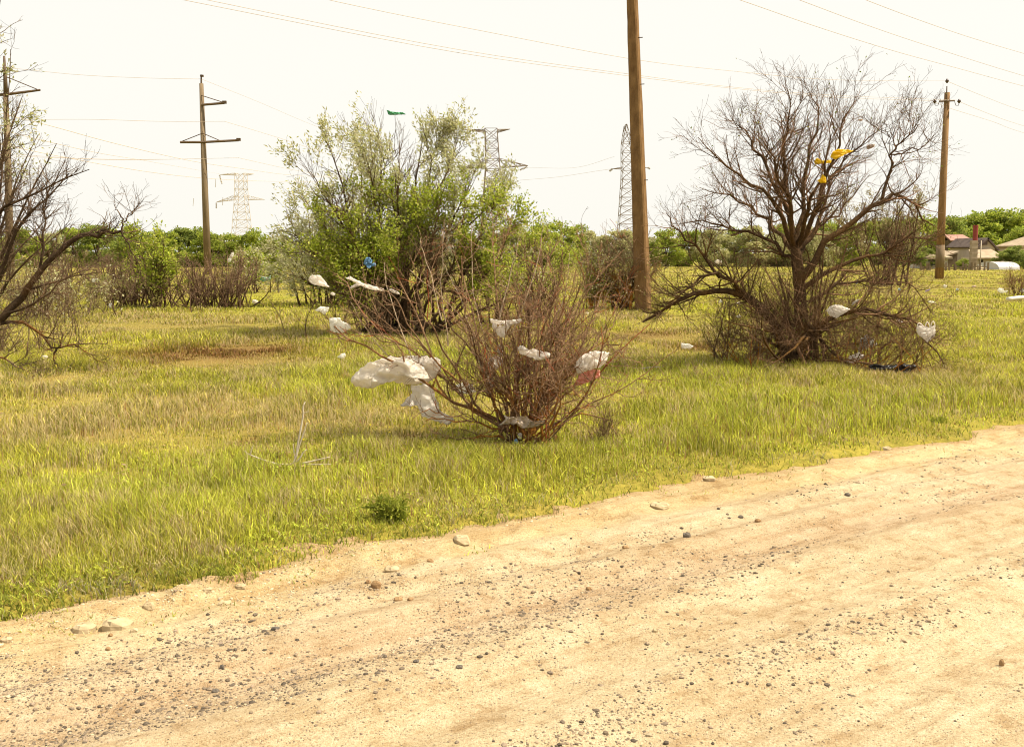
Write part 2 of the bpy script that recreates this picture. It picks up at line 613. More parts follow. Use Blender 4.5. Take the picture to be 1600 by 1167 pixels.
def sward_col(x, y):
    dry, bare, lush, yel = patches(x, y)
    n = fbm(x * 0.8, y * 0.6, 51)[..., None]
    c = GREEN * (0.75 + 0.5 * n)
    c = c * (1 - 0.45 * lush[..., None]) + GREEN * np.array([0.86, 1.02, 0.9]) * 0.45 * lush[..., None]
    c = c * (1 - 0.6 * yel[..., None]) + YELLOW * 0.6 * yel[..., None]
    c = c * (1 - 0.6 * dry[..., None]) + np.array([0.34, 0.245, 0.095]) * 0.6 * dry[..., None]
    c = c * (1 - 0.75 * bare[..., None]) + SOIL * 0.75 * bare[..., None]
    return c


def build_ground():
    tt = np.linspace(-1, 1, 431)
    xs = 2.0 * np.sinh(8.1 * tt)
    ys = 7.0 + 2.0 * np.sinh(8.1 * tt)
    X, Y = np.meshgrid(xs, ys)
    Z = ground_h(X, Y)
    far = sstep(60, 140, np.hypot(X, Y))
    Z = Z * (1 - far)
    V = np.stack([X, Y, Z], -1).reshape(-1, 3)
    n = len(xs)
    i = np.arange(n - 1)[:, None] * n + np.arange(n - 1)[None, :]
    q = np.stack([i, i + 1, i + n + 1, i + n], -1).reshape(-1, 4)
    c = sward_col(X.ravel(), Y.ravel())
    c = c * (1 - 0.38 * sstep(8, 24, Y.ravel())[:, None])  # far ground colour darkened to stand in for self-shadow among the blades
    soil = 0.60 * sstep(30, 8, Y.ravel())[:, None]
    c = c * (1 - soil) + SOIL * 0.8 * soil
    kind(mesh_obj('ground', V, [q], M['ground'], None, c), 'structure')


def build_road():
    M['road'] = mat_road()
    ts = np.concatenate([np.linspace(-30, -5.2, 60), np.linspace(-5, 14, 800), 14 + np.geomspace(0.03, 220, 150)])
    ss = np.concatenate([np.linspace(0.75, -4.6, 330), -4.6 - np.geomspace(0.03, 4.5, 60)])
    T, S = np.meshgrid(ts, ss)
    X = E0[0] + T * RT[0] + S * RN[0]
    Y = E0[1] + T * RT[1] + S * RN[1]
    Z = road_h(X, Y)
    V = np.stack([X, Y, Z], -1).reshape(-1, 3)
    n = len(ts)
    i = np.arange(len(ss) - 1)[:, None] * n + np.arange(n - 1)[None, :]
    q = np.stack([i, i + n, i + n + 1, i + 1], -1).reshape(-1, 4)
    es = edge_s(X.ravel(), Y.ravel())
    t, s = T.ravel(), S.ravel()
    verge = np.array([0.425, 0.330, 0.182])
    track = np.array([0.425, 0.345, 0.220])
    rose = np.array([0.395, 0.300, 0.190])
    pale = np.array([0.440, 0.358, 0.228])
    w1 = sstep(-0.28, -0.62, es + 0.5 * (fbm(t * 0.5, s * 1.2, 61) - 0.5))[:, None]
    c = verge * (1 - w1) + track * w1
    b = (np.exp(-((s + 1.22 + 0.3 * (fbm(t * 0.3, s * 0, 63) - 0.5)) / 0.26) ** 2) * 0.85)[:, None]
    c = c * (1 - b) + rose * b
    w2 = sstep(-1.5, -2.1, s + 0.6 * (fbm(t * 0.4, s * 0.8, 65) - 0.5))[:, None]
    c = c * (1 - w2) + pale * w2
    soilmask = sstep(-0.16, 0.02, es)[:, None]
    c = c * (1 - 0.55 * soilmask) + np.array([0.30, 0.19, 0.09]) * 0.55 * soilmask
    kind(mesh_obj('road', V, [q], M['road'], None, c), 'structure')


build_ground()
build_road()


def on_ground(p):
    p = np.array(p, float)
    s = edge_s(p[0], p[1])
    p[2] = float(ground_h(p[0], p[1])) if s > 0 else float(road_h(p[0], p[1]))
    return p


# ------------------------------------------------------------------ grass
def blades(x, y, h, w, lean, bend, col, tipcol):
    N = len(x)
    z = surf_h(x, y) - 0.01
    a = rng.random(N) * 2 * math.pi
    la = rng.normal(math.pi * 0.95, 2.0, N)             # the wind combs it slightly to the left
    B = np.stack([x, y, z], 1)
    side = np.stack([np.cos(a), np.sin(a), np.zeros(N)], 1) * (w / 2)[:, None]
    ld = np.stack([np.cos(la), np.sin(la), np.zeros(N)], 1)
    mid = B + ld * (h * lean * 0.35)[:, None]
    mid[:, 2] += h * 0.55
    tip = B + ld * (h * (lean + bend))[:, None]
    tip[:, 2] += h * (1 - 0.35 * bend)
    V = np.stack([B - side, B + side, mid + side * 0.8, mid - side * 0.8, tip], 1).reshape(-1, 3)
    k = np.arange(N)[:, None] * 5
    q = k + np.array([0, 1, 2, 3])
    t = k + np.array([3, 2, 4])
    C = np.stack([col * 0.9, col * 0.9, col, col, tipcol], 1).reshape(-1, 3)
    return V, q, t, C


def grass_field():
    parts = []

    def sample(n, d0, d1, power):
        if power == 'inv':
            d = 1 / (1 / d1 + rng.random(n) * (1 / d0 - 1 / d1))
        else:
            d = np.sqrt(d0 * d0 + rng.random(n) * (d1 * d1 - d0 * d0))
        x = (rng.random(n) * 2 - 1) * (0.56 * d + 1.0)
        return x, d

    for n, d0, d1, mode, kindk in ((620000, 3.9, 120, 'inv', 'main'), (330000, 11, 45, 'inv', 'main'), (230000, 38, 125, 'inv', 'main'), (110000, 3.9, 14, 'inv', 'short'), (60000, 4.5, 40, 'inv', 'stalk')):
        x, y = sample(n, d0, d1, mode)
        s = edge_s(x, y)
        dry, bare, lush, yel = patches(x, y)
        keep = rng.random(n)
        clump = fbm(x * 2.6, y * 2.6, 71, 3)
        if kindk == 'short':
            ok = ((s > -0.06) & (s < 0.65) & (keep < 1.1 - s)) | ((s > -0.42) & (s <= -0.06) & (fbm(x * 3.1, y * 3.1, 79) > 0.60) & (keep < 0.55 + s))
        elif kindk == 'stalk':
            ok = (s > 0.35) & (keep < (0.25 + 0.5 * dry + 0.3 * yel) * (1 - 0.9 * bare))
        else:
            ok = (s > 0.05 + 0.5 * rng.random(n) ** 2 * (clump < 0.55)) & (keep < (1 - 0.40 * bare) * (0.45 + 0.9 * sstep(0.3, 0.6, clump)))
        x, y, s, dry, bare, lush, yel, clump = (q[ok] for q in (x, y, s, dry, bare, lush, yel, clump))
        n = len(x)
        base = sward_col(x, y)
        grow = sstep(0.0, 1.1, s)
        tall = fbm(x * 0.7, y * 0.7, 77)
        h = (0.035 + grow * (0.02 + 0.15 * sstep(0.3, 0.7, tall) + 0.07 * lush - 0.035 * dry)) * rng.uniform(0.5, 1.35, n) * (0.65 + 0.65 * clump)
        h = h * (1 - 0.6 * bare) * 0.82 * (1 - 0.35 * sstep(12, 40, y))
        h = h * (1 - 0.6 * spot(818, 698, 60, 22, x, y)) * (1 - 0.5 * spot(455, 728, 70, 14, x, y))
        w = np.maximum(0.0048, y * 0.00078) * rng.uniform(0.5, 1.4, n)
        lean = rng.uniform(0.0, 0.30, n)
        bend = rng.uniform(0.0, 0.45, n)
        b = (np.exp(rng.normal(-0.05, 0.38, n)) * (0.7 + 0.6 * fbm(x * 2.1, y * 1.7, 73)))[:, None]
        col = base * b
        sel = rng.random(n)
        st = sel < 0.05 + 0.32 * dry + 0.40 * sstep(0.56, 0.74, fbm(x * 4.5, y * 3.6, 75))
        col[st] = STRAW * rng.uniform(0.6, 1.15, st.sum())[:, None]
        dk = sel > 0.80
        col[dk] = DEEP * rng.uniform(0.7, 1.3, dk.sum())[:, None]
        ye = (sel > 0.5) & (sel < 0.62)
        col[ye] = np.array([0.38, 0.34, 0.05]) * rng.uniform(0.8, 1.25, ye.sum())[:, None]
        rd = rng.random(n) < 0.05
        col[rd] = np.array([0.27, 0.135, 0.055]) * rng.uniform(0.7, 1.3, rd.sum())[:, None]
        col = col * (1 - bare[:, None] * np.array([0.38, 0.58, 0.60]))
        if kindk == 'short':
            h = rng.uniform(0.02, 0.075, n) * np.where(s < -0.05, 0.5, 1.0)
            lean = rng.uniform(0.1, 0.9, n)
            w = rng.uniform(0.004, 0.008, n)
            col = col * np.array([0.75, 0.82, 0.9])
        if kindk == 'stalk':
            h = rng.uniform(0.10, 0.30, n) * (0.6 + 0.4 * lush) * (1 - 0.35 * sstep(12, 40, y))
            w = np.maximum(0.0022, y * 0.0003)
            lean = rng.uniform(0.05, 0.35, n)
            col = (STRAW * np.array([1.05, 1.1, 1.0])) * rng.uniform(0.7, 1.25, n)[:, None]
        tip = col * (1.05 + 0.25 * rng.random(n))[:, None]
        parts.append(blades(x, y, h, w, lean, bend, col, tip))
    off = 0
    Vs, Qs, Ts, Cs = [], [], [], []
    for V, q, t, C in parts:
        Vs.append(V)
        Qs.append(q + off)
        Ts.append(t + off)
        Cs.append(C)
        off += len(V)
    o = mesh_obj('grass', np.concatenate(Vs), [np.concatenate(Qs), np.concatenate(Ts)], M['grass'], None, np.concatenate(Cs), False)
    kind(o, 'stuff')
    tag(o, 'uneven spring grass, green and straw, over the whole meadow', 'grass')


def leaf_quads(C, dirs, L, W, col):
    """pointed leaves: base C, direction dirs"""
    N = len(C)
    rnd = nrm(rng.normal(size=(N, 3)))
    sd = nrm(np.cross(dirs, rnd)) * (W / 2)[:, None]
    up = np.cross(sd, dirs)
    up = nrm(up) * (W * 0.25)[:, None]
    m = C + dirs * (L * 0.45)[:, None]
    V = np.stack([C, m + sd + up, C + dirs * L[:, None], m - sd + up], 1).reshape(-1, 3)
    q = np.arange(N)[:, None] * 4 + np.array([0, 1, 2, 3])
    K = np.repeat(col[:, None, :], 4, 1).reshape(-1, 3)
    return V, q, K


def weeds():
    """broad low leaves between the blades and tiny yellow flowers"""
    n = 46000
    d = 1 / (1 / 60 + rng.random(n) * (1 / 4.2 - 1 / 60))
    x = (rng.random(n) * 2 - 1) * (0.56 * d + 1)
    s = edge_s(x, d)
    ok = (s > 0.02) & (fbm(x * 1.4, d * 1.4, 83) > 0.50)
    x, d = x[ok], d[ok]
    n = len(x)
    C = np.stack([x, d, ground_h(x, d) + rng.uniform(0, 0.10, n)], 1)
    dr = nrm(np.stack([rng.normal(size=n), rng.normal(size=n), rng.uniform(-0.1, 0.8, n)], 1))
    L = np.maximum(rng.uniform(0.010, 0.030, n), d * 0.0014)
    col = sward_col(x, d) * rng.uniform(0.7, 1.35, n)[:, None] * np.array([0.92, 1.02, 0.9])
    V, q, K = leaf_quads(C, dr, L, L * 0.5, col)
    o = mesh_obj('weed_leaves', V, [q], M['grass'], None, K, False)
    kind(o, 'stuff')
    tag(o, 'small broad weed leaves low among the grass', 'weeds')
    # dry seed heads standing over the near grass
    n = 420
    d = r_d = 1 / (1 / 12 + rng.random(n) * (1 / 4.6 - 1 / 12))
    x = (rng.random(n) * 2 - 1) * (0.56 * d + 1)
    ok = (edge_s(x, d) > 0.5) & (fbm(x * 0.9, d * 0.9, 87) > 0.50)
    x, d = x[ok], d[ok]
    n = len(x)
    C = np.stack([x, d, ground_h(x, d) + rng.uniform(0.13, 0.26, n)], 1)
    dr = nrm(np.stack([rng.normal(-.6, 1, n), rng.normal(size=n), rng.uniform(-0.2, 0.7, n)], 1))
    L = rng.uniform(0.02, 0.038, n)
    heads = [leaf_quads(C, dr, L, L * 0.42, np.array([0.52, 0.38, 0.21]) * rng.uniform(0.7, 1.2, n)[:, None]) for _ in range(2)]
    n4 = len(heads[0][0])
    o = mesh_obj('seed_heads', np.concatenate([h[0] for h in heads]), [np.concatenate([heads[0][1], heads[1][1] + n4])], M['leaf'], None, np.concatenate([h[2] for h in heads]), False)
    kind(o, 'stuff')
    tag(o, 'dry tan seed heads standing over the near grass', 'seed heads')
    # flowers
    n = 9000
    d = 1 / (1 / 70 + rng.random(n) * (1 / 7.0 - 1 / 70))
    x = (rng.random(n) * 2 - 1) * (0.56 * d + 1)
    pr = 0.10 + 0.9 * spot(70, 610, 150, 34, x, d) + 0.35 * spot(250, 530, 250, 35, x, d) + 0.3 * spot(1500, 520, 200, 50, x, d) + 0.25 * sstep(25, 50, d)
    ok = (rng.random(n) < pr) & (edge_s(x, d) > 0.5)
    x, d = x[ok], d[ok]
    n = len(x)
    C = np.stack([x, d, ground_h(x, d) + rng.uniform(0.10, 0.34, n)], 1)
    dr = nrm(np.stack([rng.normal(size=n), rng.normal(size=n), rng.uniform(0, 1.5, n)], 1))
    L = np.maximum(rng.uniform(0.012, 0.024, n), d * 0.0011)
    col = np.array([0.52, 0.42, 0.035]) * rng.uniform(0.7, 1.2, n)[:, None]
    V, q, K = leaf_quads(C, dr, L, L * 0.8, col)
    o = mesh_obj('wild_flowers', V, [q], M['leaf'], None, K, False)
    kind(o, 'stuff')
    tag(o, 'tiny yellow wild flowers scattered over the meadow', 'flowers')


grass_field()
weeds()


# ------------------------------------------------------------------ branching plants
def catmull(pts, n):
    p = np.asarray(pts, float)
    p = np.concatenate([[2 * p[0] - p[1]], p, [2 * p[-1] - p[-2]]])
    m = len(p) - 3
    t = np.linspace(0, m - 1e-6, n)
    i = t.astype(int)
    f = (t - i)[:, None]
    a, b, c, d = p[i], p[i + 1], p[i + 2], p[i + 3]
    return 0.5 * (2 * b + (c - a) * f + (2 * a - 5 * b + 4 * c - d) * f ** 2 + (3 * b - a - 3 * c + d) * f ** 3)


class Plant:
    def __init__(s, seed):
        s.r = np.random.default_rng(seed)
        s.sets = []                                     # (P, R, sides, part)

    def limb(s, pts, r0, r1, n=12, jit=0.012, part='branches', sides=7):
        P = catmull(pts, n)
        j = s.r.normal(size=P.shape) * jit
        j[0] = 0
        P = P + j
        R = r0 + (r1 - r0) * np.linspace(0, 1, n) ** 0.8
        s.sets.append((P[None], R[None], sides, part))
        return P[None], R[None]

    def limbs(s, lst, **k):
        return [s.limb(a, r0, r1, **k) for a, r0, r1 in lst]

    @staticmethod
    def merge(sets, n=12):
        Ps, Rs = [], []
        for P, R in sets:
            if P.shape[1] != n:
                i = np.linspace(0, P.shape[1] - 1, n)
                a = np.floor(i).astype(int)
                b = np.minimum(a + 1, P.shape[1] - 1)
                f = (i - a)
                P = P[:, a] * (1 - f)[None, :, None] + P[:, b] * f[None, :, None]
                R = R[:, a] * (1 - f) + R[:, b] * f
            Ps.append(P)
            Rs.append(R)
        return np.concatenate(Ps), np.concatenate(Rs)

    def fan(s, base, M_, spread, L, r0, r1, n=9, up=0.05, wig=0.10, jb=0.06, zmin=0.1, part='branches', sides=5, squash=1.0):
        """M_ stems from one stool"""
        r = s.r
        a = r.random(M_) * 2 * math.pi
        el = np.abs(r.normal(0, spread, M_))
        el = np.minimum(el, math.pi / 2 - zmin)
        d = np.stack([np.cos(a) * np.sin(el), np.sin(a) * np.sin(el) * squash, np.cos(el)], 1)
        B = np.asarray(base) + np.stack([r.normal(0, jb, M_), r.normal(0, jb, M_), np.zeros(M_) - 0.03], 1)
        Ln = L * r.uniform(0.6, 1.1, M_)
        return s.walk(B, d, Ln, r0 * r.uniform(0.5, 1.15, M_), r1, n, up, wig, part, sides)

    def walk(s, B, d, Ln, R0, r1, n, up, wig, part, sides, pull=None):
        r = s.r
        N = len(B)
        P = np.empty((N, n, 3))
        P[:, 0] = B
        d = nrm(d)
        for k in range(1, n):
            d = nrm(d + r.normal(size=(N, 3)) * wig + np.array([0, 0, up]) + (0 if pull is None else np.asarray(pull)))
            P[:, k] = P[:, k - 1] + d * (Ln / (n - 1))[:, None]
        P[:, :, 2] = np.maximum(P[:, :, 2], -0.02)
        tpr = np.linspace(0, 1, n) ** 0.9
        R = np.asarray(R0)[:, None] * (1 - tpr)[None] + np.minimum(r1, np.asarray(R0))[:, None] * tpr[None] if np.ndim(r1) else np.asarray(R0)[:, None] * (1 - tpr)[None] + r1 * tpr[None]
        s.sets.append((P, R, sides, part))
        return P, R

    def spawn(s, par, M_, L, ang=(0.75, 0.2), tr=(0.2, 1.0), n=6, up=0.05, wig=0.16, rf=0.6, rmax=0.02, r1=0.0015, part='twigs', sides=4, pull=None, wpow=1.0):
        P, R = par
        r = s.r
        N, m, _ = P.shape
        ln = np.linalg.norm(np.diff(P, axis=1), axis=-1).sum(1)
        i = r.choice(N, M_, p=ln ** wpow / (ln ** wpow).sum())
        t = r.uniform(tr[0], tr[1], M_) * (m - 1) * 0.9999
        k = t.astype(int)
        f = (t - k)[:, None]
        B = P[i, k] * (1 - f) + P[i, k + 1] * f
        T = nrm(P[i, k + 1] - P[i, k])
        rad = (R[i, k] * (1 - f[:, 0]) + R[i, k + 1] * f[:, 0])
        pr = nrm(np.cross(T, r.normal(size=(M_, 3))))
        a = np.clip(r.normal(ang[0], ang[1], M_), 0.15, 1.6)[:, None]
        d = T * np.cos(a) + pr * np.sin(a)
        Ln = L * r.uniform(0.35, 1.15, M_) * (1 - 0.35 * t / (m - 1))
        R0 = np.minimum(rad * rf, rmax)
        return s.walk(B, d, Ln, np.maximum(R0, r1), r1, n, up, wig, part, sides, pull)

    def leaves(s, par, M_, L, W, cols, bright=(0.7, 1.3), tr=(0.15, 1.0), out=0.5, pull=(0, 0, 0), off=0.02, mask=None):
        P, R = par
        r = s.r
        N, m, _ = P.shape
        i = r.integers(0, N, M_)
        t = r.uniform(tr[0], tr[1], M_) * (m - 1) * 0.9999
        k = t.astype(int)
        f = (t - k)[:, None]
        C = P[i, k] * (1 - f) + P[i, k + 1] * f + r.normal(size=(M_, 3)) * off
        T = nrm(P[i, k + 1] - P[i, k])
        if mask is not None:
            ok = mask(C)
            C, T = C[ok], T[ok]
        n = len(C)
        d = nrm(T * out + r.normal(size=(n, 3)) * 0.7 + np.asarray(pull))
        cols = np.asarray(cols, float)
        col = cols[r.integers(0, len(cols), n)] * r.uniform(bright[0], bright[1], n)[:, None]
        Ls = L * r.uniform(0.6, 1.25, n)
        return leaf_quads(C, d, Ls, W * r.uniform(0.7, 1.2, n), col)

    def build(s, root, colf, mats=None):
        by = {}
        for P, R, sides, part in s.sets:
            by.setdefault(part, []).append((P, R, sides))
        for part, lst in by.items():
            g = Geo()
            for P, R, sides in lst:
                V, q = tube_arrays(P, R, sides)
                c = colf(P, R, part, s.r)
                g.add(V, q, (), np.repeat(c.reshape(-1, 3), sides, axis=0))
            g.obj(part, M['bark'], root, True)


def colour_by(dark, light, lichen=None, lich_h=0.8, red=None, redp=0.0, lich_amt=1.0):
    dark, light = np.array(dark), np.array(light)

    def f(P, R, part, r):
        N, n, _ = P.shape
        a = r.random((N, 1, 1))
        thin = np.clip(1 - R / 0.02, 0, 1)[..., None]
        c = dark * (1 - thin) + (dark * (1 - a) + light * a) * thin
        c = c * r.uniform(0.75, 1.25, (N, 1, 1))
        if lichen is not None:
            nz = vnoise(P[..., 0] * 9 + P[..., 1] * 5, P[..., 2] * 9, 91)
            m = sstep(0.52, 0.66, nz) * np.clip(1.2 - P[..., 2] / lich_h, 0, 1) * (R > 0.0035) * lich_amt
            c = c * (1 - m[..., None]) + np.array(lichen) * m[..., None]
        if part == 'pale_sticks':
            c = c * 0 + np.array([0.46, 0.36, 0.26]) * r.uniform(0.8, 1.2, (N, 1, 1))
        if red is not None:
            sel = (r.random((N, 1, 1)) < redp)
            sel = sel & (N > 5)
            c = np.where(sel, np.array(red) * r.uniform(0.7, 1.3, (N, 1, 1)), c)
        return np.clip(c, 0, 1)
    return f


BARK_DARK = (0.075, 0.046, 0.026)
BARK_GREY = (0.30, 0.225, 0.15)
LICHEN = (0.42, 0.17, 0.018)


def pxs(lst, d):
    """[(u, v, depth offset)] -> points"""
    return [D(u, v, d + (q[0] if q else 0.0)) for u, v, *q in lst]


def add_leaf_mesh(root, sets, name='foliage'):
    V = np.concatenate([a[0] for a in sets])
    off = np.cumsum([0] + [len(a[0]) for a in sets])
    q = np.concatenate([a[1] + o for a, o in zip(sets, off)])
    K = np.concatenate([a[2] for a in sets])
    return mesh_obj(name, V, [q], M['leaf'], root, K, False)


# ---- dead shrub by the road
def front_shrub():
    base = on_ground(G(818, 692))
    d = base[1]
    root = thing('dead_shrub', base, 'reddish brown dead shrub with orange lichen stems, hung with many bags, nearest the road', 'shrub', 'bare shrubs and trees')
    p = Plant(101)
    L = p.limbs([(a_, r0_ * 0.8, r1_) for a_, r0_, r1_ in [
        (pxs([(815, 692), (770, 655), (700, 622, -.05), (640, 580, -.1), (575, 545, -.1), (522, 512, -.1)], d), 0.022, 0.006),
        (pxs([(812, 690), (750, 645), (690, 590, .1), (655, 500, .15), (625, 440, .15)], d), 0.022, 0.004),
        (pxs([(640, 580, -.1), (620, 540, -.12), (575, 500, -.1), (540, 440, 0), (520, 430)], d), 0.010, 0.003),
        (pxs([(815, 692), (780, 640), (755, 570, .1), (735, 470, .15), (715, 410, .2)], d), 0.021, 0.004),
        (pxs([(818, 692), (800, 620), (785, 520, -.1), (775, 430, -.1), (770, 370)], d), 0.019, 0.003),
        (pxs([(822, 692), (830, 610), (828, 520, .1), (850, 430), (872, 370)], d), 0.019, 0.003),
        (pxs([(825, 692), (850, 620), (880, 540), (915, 460), (975, 390)], d), 0.019, 0.003),
        (pxs([(826, 690), (862, 630), (890, 590, -.1), (925, 555, -.1), (966, 537, -.1)], d), 0.019, 0.005),
        (pxs([(905, 580, -.1), (930, 535, -.1), (958, 505), (990, 455)], d), 0.010, 0.003),
        (pxs([(828, 692), (855, 668), (885, 652), (920, 648), (952, 655), (958, 668)], d), 0.014, 0.004),
        (pxs([(820, 692), (790, 672), (740, 660, -.2), (690, 655, -.25), (665, 658, -.25)], d), 0.014, 0.004),
        (pxs([(818, 693), (770, 680, -.1), (720, 684, -.2), (688, 682, -.25)], d), 0.012, 0.004),
        (pxs([(812, 690), (745, 635), (700, 560, -.2), (660, 480, -.25), (640, 400, -.2)], d), 0.017, 0.003),
        (pxs([(826, 692), (850, 640, .2), (866, 560, .3), (900, 470, .35), (925, 400, .3)], d), 0.018, 0.003),
        (pxs([(700, 622, -.05), (660, 560, .1), (600, 500, .2), (560, 455, .2)], d), 0.011, 0.003),
        (pxs([(740, 645), (680, 560, .2), (640, 520, .3), (590, 470, .4)], d), 0.012, 0.003),
        (pxs([(690, 590, .1), (640, 545, 0), (590, 530, -.1), (545, 480, -.1)], d), 0.010, 0.003),
        (pxs([(720, 600, -.2), (665, 545, -.3), (625, 480, -.35), (580, 440, -.4)], d), 0.011, 0.003),
        (pxs([(755, 570, .1), (700, 500, .2), (675, 440, .3), (650, 390, .3)], d), 0.011, 0.003),
        (pxs([(850, 640, .2), (895, 560, .4), (930, 490, .5), (950, 430, .5)], d), 0.012, 0.003),
        (pxs([(862, 630), (900, 560, .2), (920, 510, .3), (935, 450, .3)], d), 0.011, 0.003),
        (pxs([(830, 610), (850, 520, -.3), (870, 450, -.4), (880, 390, -.4)], d), 0.011, 0.003),
        (pxs([(800, 620), (740, 540, -.3), (725, 470, -.4), (720, 400, -.4)], d), 0.011, 0.003),
        (pxs([(740, 660, -.2), (700, 650, -.3), (670, 640, -.35), (640, 652, -.35)], d), 0.008, 0.003),
    ]], sides=8, jit=0.010)
    F = p.fan(base, 50, 0.54, 1.34, 0.013, 0.003, n=10, up=0.06, wig=0.13, jb=0.10, part='branches', squash=0.8)
    Lm = p.merge(L + [F], 12)
    A = p.spawn(Lm, 600, 0.50, (0.8, 0.3), (0.25, 0.98), 8, 0.06, 0.15, 0.65, 0.008, 0.0020, sides=4)
    B = p.spawn(A, 2500, 0.28, (0.85, 0.3), (0.15, 1), 5, 0.06, 0.18, 0.8, 0.0038, 0.0015, sides=3)
    Cc = p.spawn(B, 2600, 0.14, (0.8, 0.25), (0.2, 1), 4, 0.04, 0.18, 0.85, 0.0024, 0.0012, sides=3)
    for u0, v0, u1, v1, u2, v2 in ((768, 560, 742, 470, 735, 350), (700, 540, 690, 450, 695, 340), (745, 540, 712, 450, 690, 410), (690, 500, 672, 430, 655, 370), (800, 520, 838, 420, 850, 350), (760, 600, 722, 500, 640, 420), (835, 560, 880, 470, 890, 395), (780, 500, 800, 420, 815, 362), (640, 590, 575, 520, 548, 470), (660, 600, 610, 470, 600, 410)):
        o = p.r.uniform(-.3, .2)
        p.limb(pxs([(u0, v0, o), (u1, v1, o), (u2, v2, o)], d), 0.0065, 0.0022, n=10, jit=0.006, part='pale_sticks', sides=5)
    p.build(root, colour_by((0.15, 0.085, 0.046), (0.42, 0.27, 0.165), LICHEN, 0.85, (0.36, 0.10, 0.05), 0.07, 0.75))
    return root


# ---- bare tree on the right
def bare_tree():
    base = on_ground(G(1257, 578))
    d = base[1]
    root = thing('bare_tree', base, 'wide bare tree with a stout dark trunk and yellow bags caught high in its twigs', 'tree', 'bare shrubs and trees')
    p = Plant(202)
    tr = p.limb(pxs([(1258, 584), (1254, 545), (1250, 490), (1250, 440), (1246, 400), (1238, 365)], d), 0.125, 0.055, n=14, part='trunk', sides=10, jit=0.014)
    tr2 = p.limb(pxs([(1245, 570), (1225, 545), (1205, 500), (1170, 465), (1140, 455, -.1), (1095, 457, -.2), (1055, 473, -.3), (1004, 503, -.4)], d), 0.095, 0.013, n=18, part='trunk', sides=8, jit=0.012)
    L = p.limbs([(a_, r0_ * 0.82, r1_) for a_, r0_, r1_ in [
        (pxs([(1170, 465), (1145, 440, -.2), (1115, 432, -.25), (1080, 445, -.3), (1040, 480, -.4)], d), 0.045, 0.008),
        (pxs([(1125, 434, -.2), (1095, 400, -.2), (1070, 375, -.2), (1058, 358, -.2), (1040, 330, -.2)], d), 0.030, 0.006),
        (pxs([(1248, 420), (1215, 385, .2), (1160, 360, .3), (1110, 345, .4), (1060, 350, .5)], d), 0.045, 0.005),
        (pxs([(1242, 390), (1215, 330, -.3), (1185, 290, -.5), (1130, 255, -.6), (1082, 215, -.7)], d), 0.050, 0.004),
        (pxs([(1240, 370), (1222, 310, .2), (1195, 250, .4), (1172, 215, .5), (1150, 185, .5)], d), 0.048, 0.004),
        (pxs([(1240, 370), (1232, 300), (1225, 230, -.2), (1238, 185, -.3), (1230, 140, -.3)], d), 0.050, 0.003),
        (pxs([(1243, 375), (1255, 310, .2), (1262, 240, .3), (1275, 185, .3), (1264, 135, .3)], d), 0.048, 0.003),
        (pxs([(1246, 385), (1275, 320, -.2), (1300, 260, -.3), (1314, 200, -.3), (1342, 145, -.3)], d), 0.050, 0.003),
        (pxs([(1246, 390), (1280, 345, .3), (1296, 290, .4), (1325, 240, .5), (1375, 205, .5)], d), 0.045, 0.004),
        (pxs([(1250, 440), (1285, 385, -.1), (1325, 350, -.1), (1375, 315, -.1), (1400, 305, -.1), (1428, 322), (1455, 352)], d), 0.070, 0.008),
        (pxs([(1378, 314, -.1), (1390, 270), (1397, 240), (1412, 218), (1434, 198)], d), 0.030, 0.006),
        (pxs([(1397, 243), (1420, 238), (1440, 230), (1462, 215)], d), 0.014, 0.004),
        (pxs([(1398, 228), (1385, 205), (1380, 180)], d), 0.010, 0.003),
        (pxs([(1250, 455), (1290, 425, .2), (1340, 405, .3), (1385, 395, .3), (1410, 372, .3), (1455, 368, .3)], d), 0.050, 0.006),
        (pxs([(1254, 520), (1300, 495, -.1), (1345, 484, -.2), (1395, 492, -.3), (1428, 503, -.3), (1447, 530, -.3), (1482, 576, -.35)], d), 0.050, 0.008),
        (pxs([(1256, 560), (1300, 540, .3), (1370, 535, .4), (1420, 540, .4)], d), 0.028, 0.005),
        (pxs([(1256, 570), (1290, 565, -.2), (1330, 560, -.4), (1370, 572, -.5), (1430, 590, -.5)], d), 0.022, 0.004),
        (pxs([(1250, 480), (1300, 450, .5), (1360, 440, .7), (1420, 445, .8), (1455, 490, .9)], d), 0.035, 0.005),
        (pxs([(1245, 560), (1200, 530, .3), (1165, 530, .5), (1120, 520, .5)], d), 0.030, 0.004),
        (pxs([(1246, 400), (1270, 360, .7), (1310, 330, 1.0), (1360, 270, 1.3)], d), 0.045, 0.004),
        (pxs([(1242, 390), (1205, 350, .8), (1150, 310, 1.1), (1090, 290, 1.3)], d), 0.045, 0.004),
        (pxs([(1242, 385), (1235, 320, -.7), (1208, 260, -1.0), (1192, 205, -1.1)], d), 0.045, 0.004),
        (pxs([(1244, 385), (1265, 320, -.7), (1290, 250, -1.0), (1304, 185, -1.0)], d), 0.045, 0.003),
    ]], sides=7, jit=0.024)
    St = p.fan(base, 16, 0.34, 1.7, 0.035, 0.006, n=9, up=0.05, wig=0.09, jb=0.13, sides=6)
    Sr = p.walk(*[np.repeat(q, 1, 0) for q in (base + p.r.normal(0, .12, (14, 3)) * np.array([1, 1, 0]) + np.array([0, 0, .5]), p.r.normal(0, 1, (14, 3)) + np.array([0, 0, .35]))], p.r.uniform(.9, 1.7, 14), np.full(14, .028), 0.005, 9, 0.02, 0.10, 'branches', 6)
    A = p.spawn(p.merge(L + [tr2], 12), 560, 0.78, (0.7, 0.25), (0.15, 0.98), 8, 0.10, 0.15, 0.6, 0.014, 0.0022, part='branches', sides=4)
